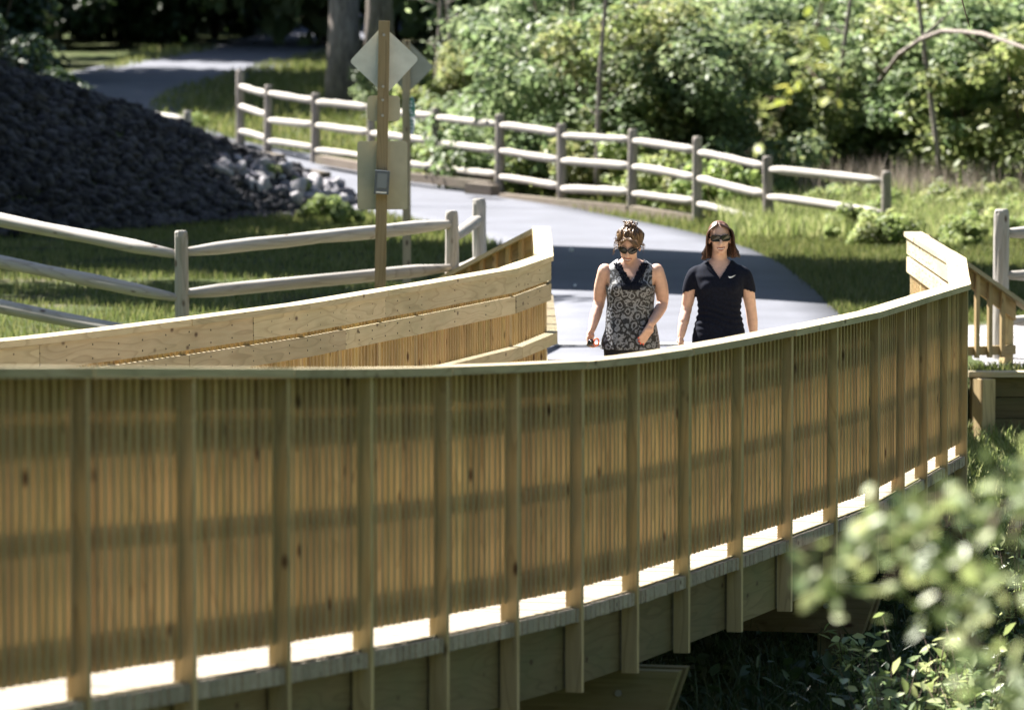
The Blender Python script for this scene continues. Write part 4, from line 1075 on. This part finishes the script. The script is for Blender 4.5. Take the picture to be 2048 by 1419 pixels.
# ------------------------------------------------------------------ people
random.seed(107); rng = np.random.default_rng(207)
def remeshed(mb, name, voxel, mat, smooth_iter=4, post=None):
    "one continuous surface from overlapping closed pieces"
    me = mb.mesh(name + '_parts'); o = bpy.data.objects.new(name + '_parts', me); C.objects.link(o)
    m1 = o.modifiers.new('r', 'REMESH'); m1.mode = 'VOXEL'; m1.voxel_size = voxel
    m2 = o.modifiers.new('s', 'SMOOTH'); m2.iterations = smooth_iter; m2.factor = 0.5
    dg = bpy.context.evaluated_depsgraph_get(); ev = o.evaluated_get(dg)
    out = bpy.data.meshes.new_from_object(ev); out.name = name
    bpy.data.objects.remove(o); bpy.data.meshes.remove(me)
    if post is not None:
        import bmesh
        bm = bmesh.new(); bm.from_mesh(out)
        kill = [f for f in bm.faces if post(f.calc_center_median())]
        bmesh.ops.delete(bm, geom=kill, context='FACES'); bm.to_mesh(out); bm.free()
    out.polygons.foreach_set('use_smooth', [True] * len(out.polygons))
    out.materials.clear(); out.materials.append(M[mat]); return out
def limb(mb, pts, rad, n=14):
    "tapered limb with rounded joints"
    P = [Vector(p) for p in pts]; mb.tube(P, rad, n)
    for p, r in zip(P, rad): mb.ball(p, r * 0.99, nu=12, nv=8)
def dense(pts, rad, k=4):
    P = catmull_n([Vector(p) for p in pts], k); rr = np.interp(np.linspace(0, len(pts) - 1, len(P)), range(len(pts)), rad); return P, list(rr)
def catmull_n(P, n):
    out = []
    for i in range(len(P) - 1):
        p0, p1, p2, p3 = P[max(i - 1, 0)], P[i], P[i + 1], P[min(i + 2, len(P) - 1)]
        for k in range(n):
            t = k / n; out.append(0.5 * ((2 * p1) + (p2 - p0) * t + (2 * p0 - 5 * p1 + 4 * p2 - p3) * t * t + (3 * p1 - p0 - 3 * p2 + p3) * t ** 3))
    out.append(P[-1]); return out
def hand(mb, wrist, dirv, palm_n, thumb_side, curl, scale=1.0):
    "palm, four fingers of unequal length and a thumb from the side of the palm; returns fingertips"
    d = Vector(dirv).normalized(); n = Vector(palm_n); n = (n - d * n.dot(d)).normalized(); s = d.cross(n).normalized() * thumb_side
    w0 = Vector(wrist); L = 0.085 * scale
    mb.hexa([w0 + d * (a * L) + s * (b * (0.024 + 0.013 * a)) * scale + n * (c * 0.011) * scale for a in (-0.1, 1) for b in (-1, 1) for c in (-1, 1)])
    mb.ball(w0 + d * L * 0.5, (0.03 * scale, 0.03 * scale, 0.02 * scale), nu=10, nv=7)
    tips = []
    for k, (off, ln) in enumerate(((0.03, 0.068), (0.011, 0.077), (-0.009, 0.071), (-0.028, 0.055))):
        p = w0 + d * L * 0.93 + s * off * scale; ang = 0; pts = [p - d * 0.02]; cd = d.copy()
        for j, f in enumerate((0.45, 0.32, 0.25)):
            ang += curl * (0.8 + 0.12 * k) * (0.7, 1.0, 0.8)[j]
            cd = d * math.cos(ang) + n * math.sin(ang) + s * off * 1.2
            p = p + cd.normalized() * ln * f * scale; pts.append(p)
        limb(mb, pts, [0.0095 * scale, 0.0092 * scale, 0.0085 * scale, 0.0074 * scale], 9); tips.append((p, cd.normalized()))
    p = w0 + d * L * 0.22 + s * 0.024 * scale
    q = p + (d * 0.55 + s * 0.7 + n * 0.3).normalized() * 0.036 * scale; r_ = q + (d * 0.85 + s * 0.2 + n * 0.45).normalized() * 0.03 * scale
    limb(mb, [p, q, r_], [0.0125 * scale, 0.0105 * scale, 0.0082 * scale], 9); tips.append((r_, d))
    return tips
class Head:
    def __init__(s, c, pitch, yaw, roll=0): s.c = Vector(c); s.m = Euler((R(pitch), R(roll), R(yaw)), 'XYZ').to_matrix()
    def p(s, x, y, z): return s.c + s.m @ Vector((x, y, z))
    def build(s, mb):
        mb.ball(s.p(0, 0.012, 0.03), (0.073, 0.092, 0.086), s.m, 20, 14)
        mb.ball(s.p(0, -0.024, -0.035), (0.058, 0.064, 0.072), s.m, 18, 12)
        mb.ball(s.p(0, -0.058, -0.083), (0.028, 0.024, 0.02), s.m, 12, 8)                   # chin
        for k in (-1, 1):
            mb.ball(s.p(0.036 * k, -0.06, -0.018), (0.024, 0.018, 0.018), s.m, 10, 7)        # cheek
            mb.ball(s.p(0.073 * k, 0.014, -0.012), (0.009, 0.017, 0.03), s.m, 10, 7)         # ear
        mb.tube([s.p(0, -0.08, 0.02), s.p(0, -0.094, -0.005), s.p(0, -0.106, -0.03)], [0.009, 0.011, 0.014], 9)
        mb.ball(s.p(0, -0.1, -0.033), (0.016, 0.012, 0.01), s.m, 10, 6)
def glasses(hd, parent, round_):
    mb = MB()
    for k in (-1, 1):
        hw, hh = (0.029, 0.021) if round_ else (0.031, 0.0195)
        st = len(mb.v); pts = []; nn = 20; pw = 2.3 if round_ else 4
        for j in range(nn):
            a = 2 * math.pi * j / nn; ca, sa = math.cos(a), math.sin(a)
            x = math.copysign(abs(ca) ** (2 / pw), ca) * hw; z = math.copysign(abs(sa) ** (2 / pw), sa) * hh
            pts.append((0.034 * k + x, z + 0.012 + (0.12 * k * x if round_ else 0)))
        for y in (-0.004, 0.002):
            for (x, z) in pts:
                mb.v.append(tuple(hd.p(x, -0.093 + y + 5.2 * x * x, z))); mb.g.append((x, y, z)); mb.r.append(0.5)
        mb.f.append(tuple(st + j for j in reversed(range(nn)))); mb.f.append(tuple(st + nn + j for j in range(nn)))
        for j in range(nn): mb.f.append((st + j, st + (j + 1) % nn, st + nn + (j + 1) % nn, st + nn + j))
    gl = mb.build('sunglasses', 'lens'); gl.parent = parent
    mb = MB()
    for k in (-1, 1):
        loop = []
        hw, hh = (0.03, 0.022) if round_ else (0.032, 0.0205); pw = 2.3 if round_ else 4
        for j in range(21):
            a = 2 * math.pi * j / 20; ca, sa = math.cos(a), math.sin(a)
            x = math.copysign(abs(ca) ** (2 / pw), ca) * hw; z = math.copysign(abs(sa) ** (2 / pw), sa) * hh; X = 0.034 * k + x
            loop.append(hd.p(X, -0.097 + 5.2 * X * X, z + 0.012 + (0.12 * k * x if round_ else 0)))
        mb.tube(loop, 0.0035, 6)
        mb.tube([hd.p(0.065 * k, -0.073, 0.016), hd.p(0.077 * k, -0.045, 0.016), hd.p(0.079 * k, 0.012, 0.01)], [0.005, 0.0045, 0.003], 6)
    mb.tube([hd.p(-0.008, -0.1, 0.016), hd.p(0, -0.102, 0.018), hd.p(0.008, -0.1, 0.016)], 0.003, 6)
    o = mb.build('glasses_frame', 'frame', smooth=True); o.parent = gl; return gl
def mouth(hd, parent, wide, open_):
    mb = MB(); L = [hd.p(x, -0.0855 + 8 * x * x * 0.7, -0.062 + 11 * x * x * (1 if open_ else .6)) for x in np.linspace(-wide, wide, 9)]
    up = [q + hd.m @ Vector((0, -0.001, 0.005 * (1 - abs(k - 4) / 4) + 0.001)) for k, q in enumerate(L)]
    lo = [q + hd.m @ Vector((0, -0.001, -(0.011 if open_ else 0.006) * (1 - (abs(k - 4) / 4) ** 2))) for k, q in enumerate(L)]
    mb.tube(up, [0.001, .003, .0038, .004, .0036, .004, .0038, .003, .001], 6); mb.tube(lo, [0.001, .003, .0042, .0046, .0048, .0046, .0042, .003, .001], 6)
    o = mb.build('lips', 'lip_a', smooth=True); o.parent = parent
    if open_:
        mb = MB(); mb.tube([q + hd.m @ Vector((0, -0.001, -0.0025)) for q in L[1:-1]], 0.0042, 6); t = mb.build('teeth', 'teeth', smooth=True); t.parent = parent

def person(px, d, ground_z, spec, label, group):
    base = W(px, 700, d); root_loc = Vector((base.x, base.y, ground_z))
    mb = MB(); n0 = 0
    hd = Head(*spec['head']); hd.build(mb)
    limb(mb, *dense([spec['neck'][0], hd.p(0, 0.022, -0.05)], [0.058, 0.05], 3))
    mb.loft(spec['torso'], 30, 2.4)
    for (pts, rad) in spec['arms']: limb(mb, *dense(pts, rad, 4))
    tips = []
    for h in spec['hands']: tips.append(hand(mb, *h))
    for (pts, rad) in spec['legs']: limb(mb, *dense(pts, rad, 4), n=16)
    body = put('person', remeshed(mb, 'person', 0.0058, spec['skin'], 5)); body.location = root_loc
    tag(body, label, 'person', group)
    # clothes: shells that follow the torso
    mb = MB(); mb.loft(spec['top'], 34, 2.4)
    for (pts, rad) in spec.get('sleeves', []): limb(mb, *dense(pts, rad, 4))
    for (c, r) in spec.get('bust', []): mb.ball(c, r)
    top = put(spec['topname'], remeshed(mb, spec['topname'], 0.0075, spec['topmat'], 6, spec['cut']), body)
    if 'wrinkle' in spec:
        for v in top.data.vertices:
            c = v.co; amp = spec['wrinkle'](c)
            if amp: v.co += Vector((c.x, c.y * 1.4, 0)).normalized() * amp
    mb = MB(); mb.loft(spec['hips'], 30, 2.4)
    for (pts, rad) in spec['pants']: limb(mb, *dense(pts, rad, 4), n=16)
    put('leggings', remeshed(mb, 'leggings', 0.009, 'dark_pants', 4), body)
    for (ank, yaw) in spec['feet']:
        mb = MB(); m = Euler((0, 0, R(yaw))).to_matrix(); a = Vector(ank)
        limb(mb, *dense([a + m @ Vector((0, 0.04, 0.0)), a + m @ Vector((0, -0.02, -0.015)), a + m @ Vector((0, -0.1, -0.04)), a + m @ Vector((0, -0.17, -0.045))], [0.04, 0.043, 0.04, 0.028], 4))
        put('shoe', remeshed(mb, 'shoe', 0.008, 'white_shoe', 4), body)
    glasses(hd, body, spec['round']); mouth(hd, body, *spec['mouth'])
    spec['hair'](hd, body)
    return body, hd, tips

def hair_up(hd, body):
    mb = MB()
    mb.ball(hd.p(0, 0.045, 0.128), (0.034, 0.032, 0.03), hd.m, 12, 8); mb.ball(hd.p(0, 0.026, 0.042), (0.079, 0.088, 0.085), hd.m, 16, 11)                       # swept base
    for k in range(130):                                                                      # locks swept back to the crown
        a = random.uniform(-2.6, 2.6); s0 = hd.p(0.078 * math.sin(a), -0.075 * math.cos(a) + 0.02 + random.uniform(-.01, .01), 0.055 - 0.035 * (1 - math.cos(a)) + random.uniform(-.02, .012))
        e = hd.p(random.uniform(-.03, .03), 0.05 + random.uniform(-.02, .03), 0.125 + random.uniform(-.015, .02)); mid = s0.lerp(e, 0.5); cc = hd.p(0, 0.02, 0.035); mid = cc + (mid - cc).normalized() * random.uniform(0.093, 0.108)
        q = catmull_n([s0, s0.lerp(mid, .5) + (s0.lerp(mid, .5) - cc).normalized() * .008, mid, e], 4); mb.tube(q, [0.004 + 0.003 * math.sin(3.1 * i / (len(q) - 1)) for i in range(len(q))], 5)
    for k in range(60):                                                                       # curly bun
        c = hd.p(random.gauss(0, .021), 0.045 + random.gauss(0, .018), 0.134 + random.gauss(0, .014)); r = random.uniform(0.011, 0.02); ax = Vector((random.gauss(0, 1), random.gauss(0, 1), random.gauss(0, 1))).normalized(); x = ax.orthogonal().normalized(); y = ax.cross(x)
        mb.tube([c + x * math.cos(t) * r + y * math.sin(t) * r for t in np.linspace(0, 5.2, 10)], 0.005, 5)
    for k in range(26):                                                                       # side swept fringe
        s0 = hd.p(-0.02 + random.uniform(-.02, .03), -0.062, 0.098); e = hd.p(random.choice((-1, 1, 1)) * 0.068 + random.uniform(-.012, .012), -0.07 + random.uniform(-.01, .02), 0.035 + random.uniform(-.012, .02)); mid = s0.lerp(e, .5) + hd.m @ Vector((0, -0.028, 0.018))
        mb.tube(catmull_n([s0, mid, e], 5), [0.003] * 5 + [0.005] * 3 + [0.004, .003, .0015], 5)
    for k in range(34):                                                                       # loose wisps
        sd_ = random.choice((-1, 1)); s0 = hd.p(0.072 * sd_, random.uniform(-.04, .04), random.uniform(-.01, .06)); e = s0 + hd.m @ Vector((sd_ * random.uniform(.01, .04), random.uniform(-.02, .03), random.uniform(-.06, .03)))
        mb.tube(catmull_n([s0, s0.lerp(e, .5) + Vector((sd_ * .01, 0, .012)), e], 4), 0.0018, 4)
    o = mb.build('hair', 'hair_a', smooth=True); o.parent = body
def hair_long(hd, body):
    mb = MB(); cc = hd.p(0, 0.014, 0.03)
    mb.ball(hd.p(0, 0.034, 0.042), (0.079, 0.083, 0.084), hd.m, 16, 11)
    for k in range(230):
        sd_ = random.choice((-1, 1)); f = random.random()
        s0 = hd.p(-0.012 + sd_ * 0.004, -0.062 + f * 0.125, 0.112 - 0.05 * abs(f - 0.35) ** 1.5 + 0.008)
        ang = f * 2.5 + random.uniform(-.12, .12)                                              # where it falls: 0 = beside the face, 2.5 = back
        x, y = sd_ * (0.088 * math.cos(ang * 0.62) + 0.004), -0.058 + 0.165 * math.sin(ang * 0.56) * 0.9
        if ang < 0.5: y = -0.06 + ang * .05
        a1 = hd.p(x * 0.74, (y - 0.02) * 0.8 + 0.01 - (0.012 if ang < .6 else 0), 0.094 - .02 * abs(x) / .09); a2 = hd.p(x * 1.0, y, 0.035); a3 = hd.p(x * 1.08, y + 0.006, -0.04)
        ln = random.uniform(-0.145, -0.095); a4 = hd.p(x * 1.12 + sd_ * random.uniform(-.006, .034), y + random.uniform(-.012, .02), ln)
        q = catmull_n([s0, a1, a2, a3, a4], 4); mb.tube(q, [0.0035 + 0.0035 * math.sin(3.0 * (i + .5) / len(q)) for i in range(len(q))], 5, rnd=random.random() ** 2)
    o = mb.build('hair', 'hair_b', smooth=True); o.parent = body

DZ1, DZ2 = 0.03, 0.015
# woman in the printed tunic
sa = dict(
    head=((0.0, -0.052, 1.49), 24, -7, 4), skin='skin_a', neck=[(0.0, 0.02, 1.37)],
    torso=[(0.01, 0, .76, .165, .11), (0.01, 0, .85, .182, .122), (0.01, 0, .95, .155, .108), (0.01, 0, 1.04, .142, .1), (0.01, 0, 1.14, .15, .108), (0.01, -.004, 1.2, .158, .115), (0.012, 0, 1.28, .172, .1), (.012, 0.006, 1.335, .172, .072), (.01, .012, 1.372, .115, .06), (.008, .015, 1.4, .06, .05)],
    arms=[([(-.168, .005, 1.315), (-.196, .05, 1.2), (-.208, .1, 1.09), (-.238, .04, 0.99), (-.262, -.03, .905)], [.053, .05, .042, .04, .026]),
          ([(.192, .005, 1.315), (.226, .045, 1.2), (.236, .085, 1.085), (.2, -.02, 1.02), (.152, -.145, .955)], [.053, .05, .042, .04, .026])],
    hands=[((-.262, -.03, .905), (-.2, -.25, -1), (0.75, -0.55, 0), 1, 0.62), ((.152, -.145, .955), (-.5, -.28, -1), (-.55, 0.65, 0.1), 1, 0.22)],
    legs=[([(-.085, 0, .8), (-.09, -.06, .62), (-.09, -.1, .45), (-.09, -.05, .25), (-.09, 0.0, .085)], [.095, .075, .055, .05, .036]),
          ([(.095, 0, .8), (.095, .02, .62), (.09, .03, .46), (.09, .13, .28), (.09, .24, .13)], [.095, .075, .055, .05, .036])],
    topname='tank_top', topmat='tunic',
    top=[(.006, .0, .765, .207, .15), (.008, 0, .8, .203, .148), (.01, 0, .9, .186, .138), (.01, 0, 1.0, .17, .124), (.01, 0, 1.09, .166, .122), (.01, -.006, 1.19, .174, .136), (.012, -.002, 1.26, .18, .124), (.012, .004, 1.33, .186, .092), (.01, .012, 1.378, .128, .075), (.008, .015, 1.4, .09, .06)],
    bust=[((-.07, -.085, 1.2), (.07, .06, .065)), ((.092, -.085, 1.2), (.07, .06, .065))],
    cut=lambda c: (c.y < 0.03 and c.z > 1.235 + abs(c.x - .012) * 1.75) or (abs(c.x - .012) > .148 and c.z > 1.215) or (c.z > 1.383 and abs(c.x - .01) < .09) or c.z < .772,
    hips=[(.01, 0, .73, .172, .122), (.01, 0, .8, .18, .126), (.01, 0, .86, .184, .126)],
    pants=[([(-.085, 0, .8), (-.09, -.06, .62), (-.09, -.1, .45), (-.09, -.06, .3)], [.1, .08, .061, .058]), ([(.095, 0, .8), (.095, .02, .62), (.09, .03, .46), (.09, .11, .32)], [.1, .08, .061, .058])],
    feet=[((-.09, 0.0, .065), 5), ((.09, .24, .12), -5)], round=True, mouth=(0.03, True), hair=hair_up,
    wrinkle=lambda c: 0.007 * math.sin(c.x * 62 + 5 * math.sin(c.z * 6)) * max(0, min(1, (1.15 - c.z) / 0.3)))
b1, h1, t1 = person(1258, 37.9, DZ1, sa, 'smiling woman looking down in a black and grey patterned sleeveless top, hair up', 'walking women')
mb = MB()                                                                                      # dark yoke, beaded V collar
V0 = [Vector((.012 + sx * (.004 + .077 * f), 0, 1.232 + .135 * f)) for sx in (-1, 1) for f in np.linspace(0, 1, 10)]
def surf_y(x, z):
    rz = np.interp(z, [1.19, 1.26, 1.33, 1.378, 1.4], [.142, .126, .094, .077, .062]); rx = np.interp(z, [1.19, 1.26, 1.33, 1.378, 1.4], [.174, .18, .186, .128, .1])
    return -float(rz * max(0.05, 1 - abs((x - .01) / rx) ** 2.4) ** (1 / 2.4))
for sx in (-1, 1):
    for f in np.linspace(0, 1, 26):
        for k in range(4):
            x = .012 + sx * (.004 + .077 * f + .012 * k + random.uniform(-.004, .004)); z = 1.236 + .135 * f + random.uniform(-.006, .006)
            mb.ball((x, surf_y(x, z) - .006, z), random.uniform(.006, .0095), nu=6, nv=4)
for i in range(14):
    x0, x1 = .012 - .075 + i * .0108, .012 - .075 + (i + 1) * .0108
    mb.hexa([Vector((x, surf_y(x, 1.215) - o, z)) for x in (x0, x1) for o in (-.004, .01) for z in (1.188, 1.238)])
col = mb.build('collar', 'black_cloth', smooth=True); col.parent = [c for c in b1.children if c.name.startswith('tank_top')][0]
mb = MB()
for p, dv in t1[1]: mb.ball(p + dv * .002 + Vector((0, -.006, 0)), (.0062, .005, .0075), nu=8, nv=6)
n_ = mb.build('fingernails', 'nail', smooth=True); n_.parent = b1
# small dark thing with an orange tab in her hand
hp = sum((p for p, _ in t1[0][:4]), Vector()) / 4; th = t1[0][4][0]; mid = hp.lerp(th, 0.4) + Vector((-.012, -.012, -.004))
mid_w = mid + b1.location
mb = MB(); ax = Vector((.1, -.9, .25)).normalized()
mb.tube([mid_w - ax * .045, mid_w - ax * .04, mid_w + ax * .05, mid_w + ax * .055], [.012, .02, .02, .012], 14)
key = mb.build('key_case', 'frame', smooth=True, origin=mid_w); tag(key, 'small black case with an orange tab held in the woman\'s lowered hand', 'key case')
mb = MB(); x = Vector((1, -.2, .1)).normalized(); z_ = Vector((0, -.2, 1)).normalized()
lp = [x * (.045 + .018 * math.cos(t)) + z_ * (.026 * math.sin(t) + .004) for t in np.linspace(0, 2 * math.pi, 17)]
mb.tube(lp, .006, 7); mb.tube([x * .012, x * .03], .006, 7); o = mb.build('tab', 'orange', smooth=True); o.parent = key
mb = MB(); mb.ball(ax * .054 + Vector((0, -.002, .002)), (.006, .003, .006), nu=8, nv=6); o = mb.build('clasp', 'steel', smooth=True); o.parent = key

# woman in the black T-shirt
sb = dict(
    head=((0.002, -0.02, 1.553), 3, 3, -2), skin='skin_b', neck=[(0.0, 0.018, 1.39)],
    torso=[(0, 0, .74, .16, .11), (0, 0, .84, .18, .12), (0, 0, .94, .16, .108), (0.002, 0, 1.04, .135, .098), (0.002, 0, 1.14, .144, .105), (0, 0, 1.22, .155, .115), (0, 0, 1.29, .168, .1), (0, .006, 1.345, .168, .072), (0, .012, 1.383, .105, .06), (0, .015, 1.41, .057, .05)],
    arms=[([(-.17, .008, 1.298), (-.203, .035, 1.185), (-.226, .06, 1.062), (-.25, .0, .965), (-.268, -.045, .875)], [.052, .048, .04, .039, .026]),
          ([(.17, .008, 1.298), (.203, .05, 1.185), (.226, .09, 1.065), (.24, .12, .96), (.25, .135, .865)], [.052, .048, .04, .039, .026])],
    hands=[((-.268, -.045, .875), (-.15, -.22, -1), (0.9, -0.1, 0), -1, 0.4), ((.25, .135, .865), (.08, .1, -1), (-0.9, 0.1, 0), -1, 0.4)],
    legs=[([(-.085, 0, .8), (-.09, .05, .62), (-.09, .07, .46), (-.09, .18, .28), (-.09, .28, .13)], [.095, .075, .055, .05, .036]),
          ([(.085, 0, .8), (.088, -.08, .62), (.085, -.13, .46), (.085, -.1, .26), (.085, -.08, .085)], [.095, .075, .055, .05, .036])],
    topname='shirt', topmat='black_cloth',
    top=[(0, 0, .80, .192, .136), (0, 0, .86, .19, .134), (0, 0, .94, .174, .122), (.002, 0, 1.04, .15, .112), (.002, 0, 1.13, .158, .12), (0, -.004, 1.22, .17, .133), (0, 0, 1.29, .182, .116), (0, .006, 1.338, .172, .088), (0, .012, 1.38, .12, .074), (0, .015, 1.41, .085, .062)],
    bust=[((-.072, -.08, 1.215), (.068, .058, .062)), ((.072, -.08, 1.215), (.068, .058, .062))],
    sleeves=[([(-.11, .01, 1.325), (-.168, .01, 1.296), (-.196, .027, 1.225), (-.206, .037, 1.18)], [.05, .06, .0575, .057]), ([(.11, .01, 1.325), (.168, .01, 1.296), (.196, .038, 1.225), (.205, .052, 1.18)], [.05, .06, .0575, .057])],
    cut=lambda c: (c.y < 0.035 and c.z > 1.278 + abs(c.x) * 1.5 and abs(c.x) < .1) or (c.z > 1.398 and abs(c.x) < .1) or c.z < .806 or (abs(c.x) > .172 and c.z < 1.19 - (abs(c.x) - .2) * .3 and c.z > 1.08),
    hips=[(0, 0, .76, .175, .122), (0, 0, .86, .184, .126)],
    pants=[([(-.085, 0, .8), (-.09, .05, .62), (-.09, .07, .46), (-.09, .18, .28)], [.1, .08, .061, .056]), ([(.085, 0, .8), (.088, -.08, .62), (.085, -.13, .46), (.085, -.1, .26)], [.1, .08, .061, .056])],
    feet=[((-.09, .28, .12), 4), ((.085, -.08, .065), -4)], round=False, mouth=(0.029, True), hair=hair_long,
    wrinkle=lambda c: 0.005 * math.sin(c.z * 150 + c.x * 25 + 2 * math.sin(c.x * 20)) * max(0, 1 - abs(c.z - 1.02) / 0.16))
b2, h2, t2 = person(1438, 38.0, DZ2, sb, 'dark haired woman in sunglasses and a plain black short sleeved V neck shirt', 'walking women')
sh = [c for c in b2.children if c.name.startswith('shirt')][0]
mb = MB()                                                                                      # small white tick on the chest
tick = [(-.022, .007, .0004), (-.0215, .001, .003), (-.016, -.0035, .0052), (-.008, -.0045, .0056), (.002, -.002, .0045), (.013, .003, .003), (.03, .011, .0005)]
st = len(mb.v)
dg = bpy.context.evaluated_depsgraph_get()
for (x, z, hw) in tick:
    for s in (-1, 1):
        X, Z = .082 + x, 1.29 + z + s * hw
        ok, loc, nr, _ = sh.ray_cast(Vector((X, -0.6, Z)), Vector((0, 1, 0)))
        y = loc.y if ok else -.11
        for o in (-.004, .002): mb.v.append((X, y + o, Z)); mb.g.append((x, 0, z)); mb.r.append(.5)
for i in range(len(tick) - 1):
    a = i * 4; b = a + 4
    mb.f += [(a, b, b + 2, a + 2), (a + 1, a + 3, b + 3, b + 1), (a, a + 1, b + 1, b), (a + 2, b + 2, b + 3, a + 3)]
mb.f += [(0, 2, 3, 1), (len(mb.v) - 4, len(mb.v) - 3, len(mb.v) - 1, len(mb.v) - 2)]
o = mb.build('chest_mark', 'white_mark'); o.parent = sh
